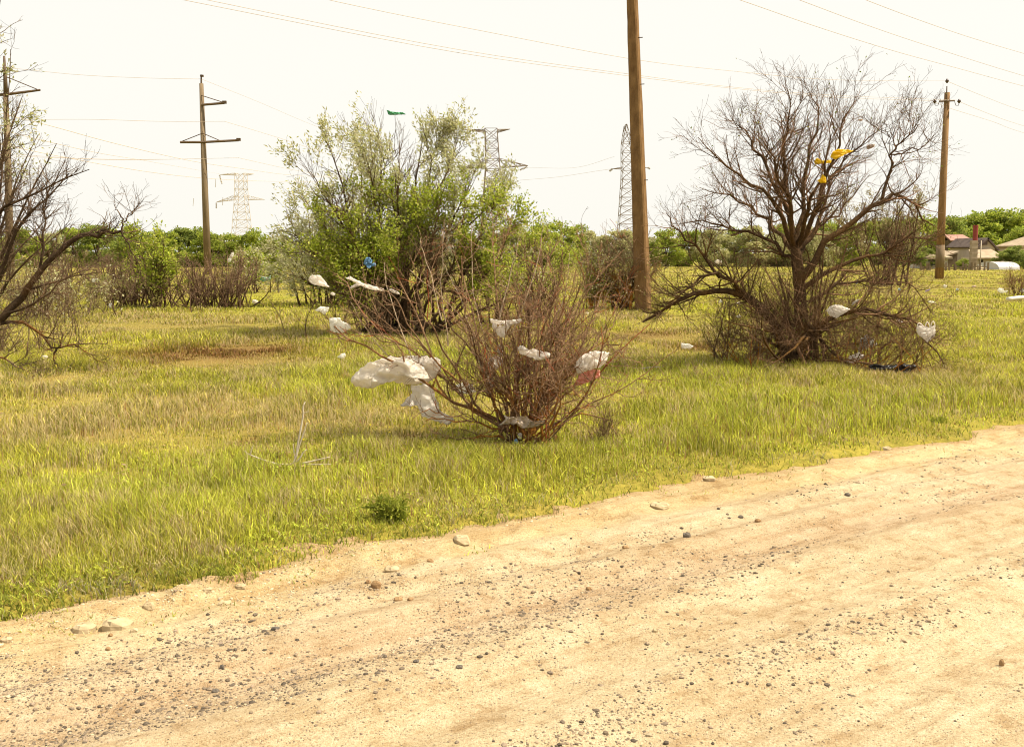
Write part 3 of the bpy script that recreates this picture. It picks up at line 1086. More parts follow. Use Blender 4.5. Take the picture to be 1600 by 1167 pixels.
    S = p.spawn(p.merge([tr, St, Sr], 12), 230, 0.75, (0.8, 0.3), (0.1, 0.9), 7, 0.06, 0.15, 0.25, 0.012, 0.002, part='branches', sides=4)
    Bz = p.spawn(p.merge([A, S], 8), 3900, 0.46, (0.7, 0.25), (0.15, 1), 6, 0.07, 0.15, 0.7, 0.006, 0.0017, sides=3)
    Cc = p.spawn(Bz, 8500, 0.25, (0.7, 0.25), (0.2, 1), 5, 0.05, 0.16, 0.8, 0.0034, 0.0013, sides=3)
    p.build(root, colour_by((0.085, 0.052, 0.028), (0.19, 0.115, 0.064), (0.26, 0.13, 0.022), 2.6, (0.30, 0.17, 0.10), 0.18, 0.35))
    lf = p.leaves(Cc, 900, 0.035, 0.018, [(0.16, 0.2, 0.03), (0.26, 0.25, 0.06)], off=0.03)
    add_leaf_mesh(root, [lf])


def brush_clump(u, v, label, seed, n=16, L=1.0, cat='shrub', spread=0.5, leaves=0, dense=1.0, light=(0.26, 0.18, 0.11), dark=BARK_DARK, r0=0.012, lc=((0.2, 0.22, 0.05),), lsz=0.04, name='bare_shrub', group='bare shrubs and trees', tw=(0.5, 0.3), up=0.05, thick=1.0, lichen=LICHEN, jb=0.1):
    base = on_ground(G(u, v))
    root = thing(name, base, label, cat, group)
    p = Plant(seed)
    F = p.fan(base, n, spread, L, r0, 0.003 * thick, n=9, up=up, wig=0.10, jb=jb)
    A = p.spawn(F, int(n * 9 * dense), L * tw[0], (0.65, 0.25), (0.15, 1), 6, 0.05, 0.15, 0.65, 0.008 * thick, 0.0018 * thick, sides=3)
    B = p.spawn(A, int(n * 30 * dense), L * tw[1], (0.7, 0.25), (0.1, 1), 5, 0.04, 0.17, 0.8, 0.004 * thick, 0.0016 * thick, sides=3)
    p.sets = [(a, b, c, 'branches') for a, b, c, e in p.sets]
    p.build(root, colour_by(dark, light, lichen, 0.8 * L))
    if leaves:
        add_leaf_mesh(root, [p.leaves(B, leaves, lsz, lsz * 0.55, lc, off=0.04)])
    return root


# ---- leafy group in the middle
SILVER = [(0.50, 0.47, 0.27), (0.58, 0.55, 0.36), (0.40, 0.39, 0.16), (0.44, 0.45, 0.19)]
FRESH = [(0.32, 0.385, 0.032), (0.40, 0.445, 0.042), (0.22, 0.28, 0.026), (0.50, 0.50, 0.12)]


def silver_tree():
    base = on_ground(G(615, 522))
    d = base[1]
    root = thing('oleaster_tree', base, 'tall silvery leaved tree, its crown against the sky with a green scrap on top', 'tree', 'leafy shrubs and trees')
    p = Plant(303)
    tips = [(440, 330), (470, 285), (505, 195), (545, 180), (590, 172), (625, 200), (665, 180), (690, 185), (720, 195), (745, 260), (790, 270), (450, 400), (480, 240), (575, 230), (700, 260), (640, 240), (470, 350), (530, 300), (770, 330)]
    L = []
    for k, (u, v) in enumerate(tips):
        u, v = u + (615 - u) * .04, v + 26
        off = p.r.uniform(-1.3, 1.6)
        mu = 615 + (u - 615) * 0.45 + p.r.normal(0, 14)
        mv = 522 + (v - 522) * 0.5 + p.r.normal(0, 10)
        L.append(p.limb(pxs([(615 + p.r.normal(0, 30) + (u - 615) * .12, 522, p.r.normal(0, .5)), (615 + (u - 615) * .2, 522 + (v - 522) * .25, off * .3), (mu, mv, off * .6), (615 + (u - 615) * .78, 522 + (v - 522) * .8, off * .9), (u, v, off)], d), 0.055, 0.005, sides=6, part='trunk' if k < 6 else 'branches'))
    Lm = p.merge(L)
    A = p.spawn(Lm, 460, 1.0, (0.6, 0.2), (0.3, 1), 7, 0.07, 0.13, 0.6, 0.014, 0.003, sides=4, part='branches')
    B = p.spawn(A, 2400, 0.55, (0.6, 0.22), (0.2, 1), 5, 0.06, 0.15, 0.7, 0.006, 0.0022, sides=3)
    p.build(root, colour_by((0.085, 0.056, 0.032), (0.24, 0.17, 0.10)))
    up = lambda C: (C[:, 2] > 1.0 + 0.35 * p.r.normal(size=len(C))) & (fbm(C[:, 0] * 1.6, C[:, 2] * 1.6 + C[:, 1], 17) > 0.43)
    s1 = p.leaves(B, 34000, 0.085, 0.030, SILVER, (0.7, 1.25), out=0.9, pull=(-0.55, 0, 0.15), off=0.045, mask=up)
    add_leaf_mesh(root, [s1])


def green_bush():
    base = on_ground(G(655, 527))
    d = base[1]
    root = thing('elm_bush', base, 'broad fresh green leafy bush before the silvery tree, a blue scrap in it', 'bush', 'leafy shrubs and trees')
    p = Plant(404)
    tips = [(495, 400), (500, 340), (530, 310), (570, 300), (610, 285), (650, 300), (690, 310), (730, 320), (770, 325), (800, 350), (560, 380), (620, 360), (680, 370), (740, 380), (790, 400), (520, 440), (820, 420)]
    L = []
    for u, v in tips:
        off = p.r.uniform(-1.0, 0.7)
        L.append(p.limb(pxs([(655 + p.r.normal(0, 25) + (u - 655) * .25, 527, p.r.normal(0, .5)), (655 + (u - 655) * .45, 527 + (v - 527) * .3, off * .5), (655 + (u - 655) * .75 + p.r.normal(0, 8), 527 + (v - 527) * .6, off * .7), (u, v, off)], d), 0.042, 0.005, sides=6))
    Lm = p.merge(L)
    A = p.spawn(Lm, 480, 0.85, (0.75, 0.25), (0.35, 1), 6, 0.06, 0.15, 0.6, 0.012, 0.003, sides=4, part='branches')
    B = p.spawn(A, 3300, 0.45, (0.7, 0.25), (0.2, 1), 5, 0.04, 0.16, 0.7, 0.006, 0.0022, sides=3)
    p.build(root, colour_by((0.085, 0.052, 0.030), (0.25, 0.16, 0.09)))
    up = lambda C: (C[:, 2] > 0.95 + 0.3 * p.r.normal(size=len(C))) & (fbm(C[:, 0] * 1.5, C[:, 2] * 1.5 + C[:, 1] * 1.2, 19) > 0.39)
    s1 = p.leaves(B, 42000, 0.058, 0.040, FRESH, (0.7, 1.3), out=0.5, off=0.05, mask=up)
    add_leaf_mesh(root, [s1])


def leafy_bush(u, v, label, seed, H, spread, n, leaves, cols, lsz, name='leafy_bush', zlow=0.2, group='leafy shrubs and trees', L2=0.5, light=(0.24, 0.16, 0.1), cat='bush', thr=0.40, thick=1.0, jb=0.15, squash=1.0, pull=(0, 0, 0), ar=0.55):
    base = on_ground(G(u, v))
    root = thing(name, base, label, cat, group)
    p = Plant(seed)
    F = p.fan(base, n, spread, H, 0.035 * thick, 0.006 * thick, n=9, up=0.05, wig=0.09, jb=jb, squash=squash)
    A = p.spawn(F, n * 14, H * 0.36, (0.65, 0.25), (0.2, 1), 6, 0.05, 0.14, 0.6, 0.014 * thick, 0.003 * thick, sides=4, part='branches')
    B = p.spawn(A, n * 45, H * 0.36 * L2, (0.65, 0.25), (0.15, 1), 5, 0.04, 0.16, 0.7, 0.006 * thick, 0.002 * thick, sides=3)
    p.sets = [(a, b, c, 'branches') for a, b, c, e in p.sets]
    p.build(root, colour_by(BARK_DARK, light))
    zb = base[2] + zlow * H
    up = lambda C: (C[:, 2] > zb + 0.08 * H * p.r.normal(size=len(C))) & (fbm(C[:, 0] * 3 / H, C[:, 2] * 3 / H + C[:, 1], seed) > thr)
    add_leaf_mesh(root, [p.leaves(B, leaves, lsz, lsz * ar, cols, (0.65, 1.3), out=0.6, off=0.05, mask=up, pull=pull)])
    return root


brush_clump(612, 524, 'brown leafless brush filling the shade under the silvery tree', 633, 40, 1.25, spread=0.8, light=(0.42, 0.30, 0.19), dark=(0.16, 0.10, 0.06), dense=0.7, thick=1.3, lichen=None, r0=0.016, jb=0.7)
front_shrub()
bare_tree()
silver_tree()
green_bush()
leafy_bush(835, 505, 'bushy shrub with green leaves over brown twigs, just behind the dead roadside shrub', 505, 2.15, 0.42, 20, 13000, FRESH, 0.06, zlow=0.45, thr=0.44, squash=0.8)
leafy_bush(775, 515, 'narrow half leafless bush joining the broad green bush on its side nearest the big pole', 515, 1.9, 0.5, 9, 5000, FRESH + SILVER, 0.055, zlow=0.45, thr=0.45)


# ---- thicket left of the lone pole
leafy_bush(248, 484, 'upright green leafed shrub growing out of the brown thicket below the pole with cross arms', 611, 2.5, 0.22, 9, 5200, FRESH, 0.09, zlow=0.25, L2=0.35, thr=0.47)
brush_clump(330, 482, 'dense brown leafless thicket at the foot of the pole with cross arms', 612, 90, 1.55, spread=0.55, light=(0.35, 0.22, 0.15), dense=0.8, thick=2.0, lichen=None, r0=0.025, jb=0.55, tw=(0.35, 0.2))
brush_clump(225, 480, 'brown twiggy thicket beside the upright green shrub', 613, 50, 1.45, spread=0.45, light=(0.33, 0.21, 0.14), dense=0.8, thick=2.0, lichen=None, r0=0.025, jb=0.4, tw=(0.35, 0.2))
brush_clump(150, 462, 'reddish brown brush far behind the black branch at the meadow edge', 614, 80, 1.75, spread=0.6, light=(0.36, 0.23, 0.16), dense=0.6, thick=3.0, lichen=None, r0=0.03, jb=1.6, tw=(0.35, 0.2))
leafy_bush(185, 474, 'low pale green shrub between the brown thickets and the black branches', 615, 0.95, 0.6, 14, 5200, [(0.36, 0.33, 0.12), (0.30, 0.30, 0.08)], 0.09, zlow=0.05, thr=0.38, jb=0.5)
leafy_bush(395, 458, 'small olive green shrub behind the brown thicket', 616, 1.7, 0.5, 12, 4200, SILVER + FRESH, 0.11, zlow=0.1, thr=0.38, jb=0.5)
leafy_bush(505, 478, 'spreading silvery bush low at the side of the tall silvery tree', 617, 2.7, 0.62, 22, 22000, SILVER, 0.095, zlow=0.12, thr=0.40, jb=0.3, pull=(-0.4, 0, 0), ar=0.4)

# ---- small tree by the big pole, brush and sprouts by the bare tree
brush_clump(972, 486, 'small crooked brown tree leaning beside the foot of the big concrete pole', 621, 14, 1.9, cat='tree', spread=0.55, leaves=500, light=(0.30, 0.205, 0.13), dense=3.2, thick=1.8, r0=0.05, tw=(0.5, 0.28), name='crooked_tree', lc=SILVER, lsz=0.06)
brush_clump(925, 486, 'low olive brown bush between the dead roadside shrub and the big concrete pole', 622, 16, 1.35, spread=0.55, leaves=3000, light=(0.30, 0.21, 0.12), dense=1.6, thick=1.8, lc=SILVER + FRESH, lsz=0.06, r0=0.02)
brush_clump(1132, 574, 'thin leafless sapling under the arched bough of the bare tree', 623, 9, 1.05, spread=0.42, light=(0.22, 0.15, 0.09), r0=0.013)
brush_clump(1180, 578, 'tangle of thin brown suckers close to the stout trunk', 624, 22, 0.95, spread=0.45, light=(0.26, 0.17, 0.10), r0=0.009, jb=0.2)
brush_clump(1290, 575, 'low tangled dead brush to the far side of the stout trunk', 625, 30, 1.3, spread=0.75, light=(0.30, 0.18, 0.09), r0=0.010, jb=0.35, lichen=(0.4, 0.17, 0.03))
brush_clump(1375, 578, 'low rusty brown brush under the bag with handles', 626, 26, 1.1, spread=0.85, light=(0.30, 0.18, 0.09), r0=0.008, jb=0.4)
brush_clump(944, 694, 'small dry stalky weed in the grass beside the dead roadside shrub', 627, 14, 0.30, cat='weed', spread=0.5, light=(0.24, 0.15, 0.09), r0=0.003, name='dry_weed', group=None, thick=0.6, jb=0.03)
brush_clump(1080, 598, 'tuft of bent dry stalks in the grass under the arched bough', 628, 26, 0.33, cat='weed', spread=0.7, light=(0.38, 0.27, 0.15), dark=(0.25, 0.17, 0.1), r0=0.003, name='dry_weed', group=None, thick=0.6, jb=0.10, dense=0.3, up=-0.1)
leafy_bush(1390, 447, 'greyish twiggy bush seen through the bare tree, toward the slim wooden pole', 631, 4.9, 0.36, 20, 12000, [(0.34, 0.29, 0.13), (0.26, 0.22, 0.09), (0.42, 0.36, 0.18)], 0.13, zlow=0.12, thr=0.40, L2=0.4, thick=1.7, jb=0.5, ar=0.35)
brush_clump(1596, 463, 'small reddish bare bush near the white log', 632, 16, 1.15, spread=0.45, light=(0.34, 0.17, 0.10), thick=1.8, lichen=None, r0=0.02, jb=0.2)


# ---- growth at the left border
def border_dead_tree():
    base = on_ground(G(-55, 585))
    d = base[1]
    root = thing('dead_tree', base, 'black leafless tree whose bare branches reach in from the picture edge over the grass', 'tree', 'bare shrubs and trees')
    p = Plant(701)
    tr = p.limb(pxs([(-58, 588), (-50, 560), (-20, 515), (20, 480), (60, 430), (110, 375), (150, 368), (190, 362)], d), 0.085, 0.016, n=22, part='trunk', sides=8, jit=0.016)
    L = p.limbs([
        (pxs([(-50, 560), (-20, 470, .3), (10, 400, .4), (30, 350, .4), (70, 315, .4), (110, 270, .4)], d), 0.05, 0.006),
        (pxs([(-50, 550), (-60, 460, .2), (-30, 380, .3), (0, 330, .3), (60, 300, .3), (140, 265, .3)], d), 0.055, 0.005),
        (pxs([(60, 430), (68, 390), (70, 340), (72, 315), (100, 250)], d), 0.022, 0.005),
        (pxs([(-20, 515), (20, 500), (60, 520), (88, 545), (120, 538), (168, 538)], d), 0.03, 0.004),
        (pxs([(88, 545), (85, 565), (97, 580)], d), 0.016, 0.005),
        (pxs([(95, 543), (95, 520), (95, 508)], d), 0.010, 0.006),
        (pxs([(190, 362), (192, 345), (183, 328), (178, 318)], d), 0.014, 0.004),
        (pxs([(190, 362), (198, 380), (215, 410), (222, 440)], d), 0.012, 0.004),
        (pxs([(193, 348), (203, 335), (216, 320)], d), 0.010, 0.004),
        (pxs([(10, 490), (60, 470, -.3), (110, 430, -.3), (150, 420, -.3)], d), 0.02, 0.004),
        (pxs([(40, 455), (90, 440, .2), (140, 425, .3), (200, 435, .3)], d), 0.018, 0.003),
        (pxs([(115, 537), (140, 555), (170, 570)], d), 0.010, 0.003),
        (pxs([(-40, 545), (0, 560, -.3), (40, 580, -.4), (80, 600, -.4)], d), 0.02, 0.004),
        (pxs([(-50, 560), (-35, 440, .6), (-10, 350, .8), (5, 250, .8), (30, 160, .8)], d), 0.04, 0.004),
    ], sides=6, jit=0.012)
    Lm = p.merge(L + [tr])
    A = p.spawn(Lm, 280, 0.50, (0.75, 0.25), (0.15, 0.98), 7, 0.06, 0.16, 0.6, 0.010, 0.0022, sides=4, part='branches')
    B = p.spawn(A, 1100, 0.35, (0.7, 0.25), (0.15, 1), 5, 0.04, 0.17, 0.75, 0.005, 0.0016, sides=3)
    C2 = p.spawn(B, 1300, 0.18, (0.7, 0.25), (0.2, 1), 4, 0.03, 0.17, 0.8, 0.003, 0.0013, sides=3)
    p.build(root, colour_by((0.055, 0.036, 0.022), (0.26, 0.17, 0.11), LICHEN, 1.2, None, 0, 0.4))


def border_silver_tree():
    base = on_ground(G(-35, 545))
    d = base[1]
    root = thing('oleaster_tree', base, 'silvery leaved tree at the picture edge, sprays hanging before the dark pole', 'tree', 'leafy shrubs and trees')
    p = Plant(711)
    tips = [(5, -30), (20, 80), (-60, -80), (35, 150), (50, 240), (90, 225), (15, 270), (60, 300), (85, 330), (-20, 180), (30, 360), (110, 350), (60, 210), (-80, 100)]
    L = []
    for u, v in tips:
        off = p.r.uniform(-0.8, 0.8)
        L.append(p.limb(pxs([(-35, 547), (-35 + (u + 35) * .15, 545 + (v - 545) * .3, off * .3), (-35 + (u + 35) * .5 + p.r.normal(0, 8), 545 + (v - 545) * .65, off * .7), (u, v, off)], d), 0.05, 0.005, sides=6))
    Lm = p.merge(L)
    A = p.spawn(Lm, 220, 0.7, (0.6, 0.2), (0.35, 1), 7, 0.03, 0.14, 0.6, 0.012, 0.003, sides=4, part='branches')
    B = p.spawn(A, 900, 0.40, (0.6, 0.22), (0.2, 1), 5, 0.03, 0.15, 0.7, 0.006, 0.002, sides=3)
    p.build(root, colour_by((0.075, 0.050, 0.030), (0.26, 0.18, 0.11)))
    up = lambda C: (C[:, 2] > 2.6 + 1.6 * p.r.random(len(C))) & (fbm(C[:, 0] * 2.2, C[:, 2] * 2.2 + C[:, 1], 29) > 0.47)
    add_leaf_mesh(root, [p.leaves(B, 6500, 0.075, 0.026, SILVER + [(0.28, 0.29, 0.09)], (0.7, 1.2), out=0.9, pull=(0.35, 0, -0.1), off=0.035, mask=up)])


border_dead_tree()
border_silver_tree()
brush_clump(-10, 560, 'low brown bramble at the foot of the black leafless tree', 721, 60, 0.95, spread=0.7, leaves=500, light=(0.28, 0.19, 0.11), dense=0.8, r0=0.010, jb=0.6, lc=SILVER, lsz=0.04, lichen=None)
brush_clump(55, 500, 'tangled brown bush behind the black branches', 722, 60, 1.35, spread=0.6, leaves=1200, light=(0.30, 0.21, 0.13), dense=0.8, thick=1.5, r0=0.018, jb=0.8, lc=SILVER, lsz=0.07, lichen=None)
brush_clump(120, 490, 'sparse yellowish brush standing in the dry grass', 723, 30, 0.85, spread=0.6, leaves=1600, light=(0.36, 0.27, 0.15), dense=0.7, thick=1.5, lichen=None, r0=0.015, jb=0.7, lc=[(0.36, 0.33, 0.10)], lsz=0.06)

# ------------------------------------------------------------------ far trees
FARG = [(0.24, 0.29, 0.035), (0.30, 0.345, 0.042), (0.17, 0.215, 0.03), (0.36, 0.37, 0.07)]
FARG = [tuple(1.22 * q for q in c) for c in FARG]
FARD = [(0.16, 0.20, 0.035), (0.21, 0.245, 0.045), (0.12, 0.155, 0.03), (0.26, 0.28, 0.065)]
FARD = [tuple(1.22 * q for q in c) for c in FARD]
FARP = [(0.32, 0.31, 0.13), (0.38, 0.36, 0.17), (0.25, 0.255, 0.085), (0.43, 0.40, 0.21)]
FARP = [tuple(1.22 * q for q in c) for c in FARP]


def far_tree_proto(seed, cols, name, H=6.0, W=3.4):
    r = np.random.default_rng(seed)
    root = bpy.data.objects.new(name, None)
    scene.collection.objects.link(root)
    g = Geo()
    lean = r.normal(0, 0.25, 2)
    g.tube([(0, 0, -0.2), (lean[0] * .3, lean[1] * .3, H * .25), (lean[0], lean[1], H * .6)], [0.16, 0.12, 0.05], 7, col=(0.10, 0.07, 0.045))
    lumps = []
    for k in range(44):
        a = r.random() * 2 * math.pi
        q = math.sqrt(r.random())
        z = r.uniform(0.03, 0.95)
        w = W * (0.55 + 0.45 * math.sin(min(1, z * 1.25) * math.pi)) * 0.9
        c = np.array([math.cos(a) * q * w, math.sin(a) * q * w, z * H * r.uniform(0.85, 1.05)])
        lumps.append((c, r.uniform(0.45, 1.0)))
        if k % 3 == 0:
            g.tube([(lean[0] * .3, lean[1] * .3, H * .2), c * np.array([.5, .5, .75]), c], [0.07, 0.04, 0.012], 4, col=(0.10, 0.07, 0.045))
    g.obj('trunk', M['bark'], root, True)
    Vs = []
    for c, rad in lumps:
        n = int(260 * rad)
        dd = nrm(r.normal(size=(n, 3))) * (r.random(n) ** 0.45 * rad)[:, None] * np.array([1.15, 1.15, 0.8])
        C = c + dd
        C[:, 2] = np.maximum(C[:, 2], 0.05)
        col = np.array(cols)[r.integers(0, len(cols), n)] * r.uniform(0.7, 1.25) * r.uniform(0.8, 1.2, n)[:, None]
        L = r.uniform(0.16, 0.36, n)
        Vs.append(leaf_quads(C, nrm(r.normal(size=(n, 3)) + np.array([0, 0, 0.3])), L, L * 0.7, col))
    add_leaf_mesh(root, Vs, 'crown')
    return root


def copy_tree(o):
    c = o.copy()
    scene.collection.objects.link(c)
    for ch in o.children:
        e = ch.copy()
        e.parent = c
        scene.collection.objects.link(e)
    return c


protos = {
    'g': [far_tree_proto(801 + k, FARG, 'broadleaf_tree', 6.0, 2.9 + 0.4 * k) for k in range(3)],
    'd': [far_tree_proto(821 + k, FARD, 'broadleaf_tree', 6.5, 3.0 + 0.5 * k) for k in range(2)],
    'p': [far_tree_proto(841 + k, FARP, 'oleaster_tree', 5.5, 3.3) for k in range(2)],
}
used = set()
TONE = {'g': 'fresh green', 'd': 'dark green', 'p': 'pale grey green'}
# (u, v of the crown's top, depth, tone, where)
FAR = []
_r = random.Random(5)


def far_tree(u, vtop, d, tone, label, group):
    pr = protos[tone]
    o = pr[_r.randrange(len(pr))]
    if o.name in used:
        o = copy_tree(o)
    else:
        used.add(o.name)
    used.add(o.name)
    top = D(u, vtop, d)
    H = {'g': 6.0, 'd': 6.5, 'p': 5.5}[tone]
    s = max(top[2], 0.8) / H
    o.location = (top[0], d, 0)
    o.rotation_euler = (0, 0, _r.uniform(0, 6.28))
    wx = _r.uniform(1.0, 1.35) if s > 0.6 else 1.6
    o.scale = (s * wx, s * wx, s)
    tag(o, label, 'tree', group)
    return o


left_row = [(-60, 350, 100, 'd'), (-15, 358, 110, 'g'), (30, 352, 105, 'g'), (75, 362, 110, 'p'), (115, 352, 112, 'g'), (150, 347, 108, 'd'), (180, 356, 115, 'g'), (212, 350, 105, 'd'), (262, 360, 110, 'g'), (292, 352, 112, 'd'), (322, 362, 108, 'g'), (345, 366, 110, 'p'), (378, 366, 100, 'g'), (402, 358, 96, 'g'), (428, 372, 100, 'g'), (452, 380, 110, 'd'), (478, 372, 112, 'g')]
W_LEFT = ['standing at the end of the row beyond the black tree', 'behind the black tree', 'behind the dark pole at the picture edge', 'low in the row behind the tangled brush', 'above the reddish brown brush', 'between the reddish brush and the tip of the black branch', 'behind the tip of the black branch', 'behind the upright green shrub', 'showing beside the upright green shrub', 'just before the pole with cross arms', 'right behind the pole with cross arms', 'just past the pole with cross arms', 'under the pale hazy pylon', 'brightest one past the pale hazy pylon', 'ending the bright row before the silvery tree', 'low and dim behind the silvery bush', 'half hidden by the silvery bush']
for (u, v, d, t), w in zip(left_row, W_LEFT):
    far_tree(u, v, d, t, f'{TONE[t]} far tree {w}', 'far trees along the meadow edge')
mid_row = [(520, 385, 120, 'g'), (570, 380, 125, 'd'), (620, 382, 120, 'g'), (675, 380, 125, 'g'), (725, 378, 120, 'd'), (770, 362, 115, 'g'), (808, 352, 112, 'p'), (850, 347, 108, 'g'), (890, 352, 112, 'g'), (930, 360, 115, 'p'), (965, 358, 112, 'p'), (1003, 360, 118, 'p'), (1040, 358, 112, 'g'), (1078, 356, 116, 'g'), (1115, 356, 112, 'p'), (1150, 356, 118, 'g'), (1188, 352, 112, 'p'), (1225, 350, 115, 'g'), (1265, 350, 112, 'p'), (1305, 345, 118, 'g'), (1345, 342, 122, 'g'), (1385, 338, 126, 'd'), (1422, 335, 128, 'g')]
W_MID = ['behind the low silvery bush', 'hidden behind the trunk of the silvery tree', 'hidden behind the broad green bush', 'behind the middle of the broad green bush', 'behind the flank of the broad green bush', 'where the broad green bush ends', 'just past the end of the broad green bush', 'behind the bushy shrub with brown twigs', 'next to the bushy shrub with brown twigs', 'over the low olive brown bush', 'behind the crooked tree', 'right behind the big concrete pole', 'just past the big concrete pole', 'under the outermost bare twigs', 'behind the snapped upright stub of the bare tree', 'behind the arched bough', 'between the arched bough and the stout trunk', 'just before the stout trunk', 'behind the stout trunk', 'just past the stout trunk', 'behind the long level bough', 'behind the greyish twiggy bush', 'before the white shed']
for (u, v, d, t), w in zip(mid_row, W_MID):
    far_tree(u, v, d, t, f'{TONE[t]} far tree {w}', 'far trees along the meadow edge')
right_row = [(1452, 338, 140, 'g'), (1482, 335, 145, 'd'), (1508, 333, 150, 'g'), (1535, 328, 150, 'g'), (1562, 325, 152, 'd'), (1590, 328, 150, 'g'), (1622, 323, 150, 'd'), (1660, 330, 150, 'g'), (1700, 335, 150, 'g'), (1598, 352, 132, 'g')]
W_RIGHT = ['rising over the white shed', 'right behind the slim wooden pole', 'rising over the faded red roof', 'above the red pipe', 'rising over the gabled house', 'above the grey greenhouse', 'cut by the picture edge above the houses', 'beyond the picture edge behind the houses', 'last of the row behind the houses', 'lower and nearer above the round bush by the greenhouse']
for (u, v, d, t), w in zip(right_row, W_RIGHT):
    far_tree(u, v, d, t, f'{TONE[t]} far tree {w}', 'far trees behind the houses')
for (u, v, d, t, w) in [(1578, 382, 96, 'd', 'dense dark bush beside the gabled house, over the grey greenhouse'), (1602, 392, 97, 'd', 'dark bush at the picture edge beside the grey greenhouse'), (1445, 385, 100, 'd', 'dark bush hiding the end of the white shed'), (1497, 385, 118, 'g', 'green bush between the white shed and the faded red roof'), (1505, 404, 99, 'g', 'low green bush against the white shed wall')]:
    o = far_tree(u, v, d, t, w, 'bushes by the houses')
    o['category'] = 'bush'


# ------------------------------------------------------------------ poles
def pole_points(u0, v0, u1, v1, d):
    return D(u0, v0, d), D(u1, v1, d)


def big_pole():
    b = on_ground(G(1006, 487))
    d = b[1]
    t0 = D(988, 0, d)
    top = b + (t0 - b) * 1.22
    root = thing('concrete_pole', b, 'thick leaning concrete pole rising out of the top of the picture', 'pole', 'overhead line poles')
    g = Geo()
    n = 40
    rr = np.random.default_rng(3)
    th = np.linspace(0, 1, n)
    rot = math.radians(-27)
    vs = []
    for k, t in enumerate(th):
        c = b - np.array([0, 0, 0.3]) * (1 - t) + (top - b) * t
        wa, wb = 0.20 - 0.085 * t, 0.165 - 0.062 * t
        ch = 0.035
        o = [(-wa + ch, -wb), (wa - ch, -wb), (wa, -wb + ch), (wa, wb - ch), (wa - ch, wb), (-wa + ch, wb), (-wa, wb - ch), (-wa, -wb + ch)]
        cs, sn = math.cos(rot), math.sin(rot)
        for x, y in o:
            j = rr.normal(0, 0.003)
            vs.append(c + np.array([x * cs - y * sn + j, x * sn + y * cs + j, 0]))
    q = [(k * 8 + i, k * 8 + (i + 1) % 8, (k + 1) * 8 + (i + 1) % 8, (k + 1) * 8 + i) for k in range(n - 1) for i in range(8)]
    g.add(vs, q, [((n - 1) * 8, (n - 1) * 8 + i, (n - 1) * 8 + i + 1) for i in range(1, 7)])
    g.obj('shaft', M['concrete'], root)
    for t in (0.35, 0.60, 0.72):
        gg = Geo()
        c = b + (top - b) * t
        gg.tube([c + np.array([0.08, -0.10, 0]), c + np.array([0.22, -0.14, 0.0])], [0.012, 0.012], 6)
        gg.obj('step_bolt', M['steel'], root)
    ga = Geo()
    c = b + (top - b) * 0.96
    ga.tube([c + np.array([-0.9, -0.1, 0]), c + np.array([0.9, -0.1, 0])], [0.045, 0.045], 4)
    ga.obj('cross_arm', M['steel'], root)


def insulator_string(a, b, n=7, r=0.10):
    g = Geo()
    a, b = np.asarray(a), np.asarray(b)
    pts, rad = [], []
    for k in range(n):
        for f, q in ((0.0, 0.25), (0.25, 1.0), (0.6, 0.8), (0.7, 0.25)):
            pts.append(a + (b - a) * (k + f) / n)
            rad.append(r * q)
    pts.append(b)
    rad.append(r * 0.25)
    g.tube(pts, rad, 8)
    return g


def cross_pole():
    d = 66.0
    b = on_ground(G(325, 430))
    d = b[1]
    at = lambda u, v: D(u, v, d)
    root = thing('line_pole', b, 'tall slim concrete pole with three cross arm tips standing above the brown thicket', 'pole', 'overhead line poles')
    g = Geo()
    g.tube([b - np.array([0, 0, .3]), at(320, 290), at(314.6, 131)], [0.27, 0.215, 0.145], 14)
    g.obj('shaft', M['concrete_grey'], root, True)
    g = Geo()
    g.tube([at(314.6, 133), at(314.3, 117)], [0.07, 0.05], 6)
    g.box(at(315.5, 119), (0.22, 0.14, 0.14))
    g.obj('pole_cap', M['steel'], root)
    for s_, (pts, stays, strings) in enumerate([
        ([(316, 165), (352, 162)], [[(315.5, 150), (350, 161)]], [((351.5, 163), (350.5, 190))]),
        ([(283, 223), (318, 223), (374, 220)], [[(318, 209), (285, 222)], [(318, 209), (346, 221)]], [((282.5, 224), (280.5, 249)), ((374, 221), (373, 247))]),
    ]):
        g = Geo()
        g.tube([at(*q) + np.array([0, -0.2, 0]) for q in pts], [0.085] * len(pts), 4)
        g.box(at(*pts[-1]) + np.array([0, -.2, .05]), (0.28, 0.16, 0.2))
        for st in stays:
            g.tube([at(*q) + np.array([0, -0.2, 0]) for q in st], [0.03, 0.03], 4)
        arm = g.obj('cross_arm', M['steel'], root)
        for a, c in strings:
            insulator_string(at(*a) + np.array([0, -.2, 0]), at(*c) + np.array([0, -.2, 0]), 8, 0.06).obj('insulator', M['insulator_glass'], arm, True)


def border_pole():
    b = on_ground(G(16, 432))
    d = b[1]
    at = lambda u, v: D(u, v, d)
    root = thing('line_pole', b, 'dark pole with one long arm behind the silvery sprays at the picture edge', 'pole', 'overhead line poles')
    g = Geo()
    g.tube([b - np.array([0, 0, .3]), at(13, 280), at(9, 148)], [0.28, 0.22, 0.16], 12)
    g.obj('shaft', M['concrete_grey'], root, True)
    g = Geo()
    g.tube([at(9.5, 152), at(6.5, 88)], [0.17, 0.07], 8)
    g.obj('steel_top', M['steel'], root, True)
    g = Geo()
    g.tube([at(-35, 150), at(9, 148), at(63, 141)], [0.07, 0.10, 0.07], 4)
    g.tube([at(9, 120), at(58, 140)], [0.03, 0.03], 4)
    arm = g.obj('cross_arm', M['steel'], root)
    insulator_string(at(62, 143), at(60.5, 188), 9, 0.07).obj('insulator', M['insulator_glass'], arm, True)


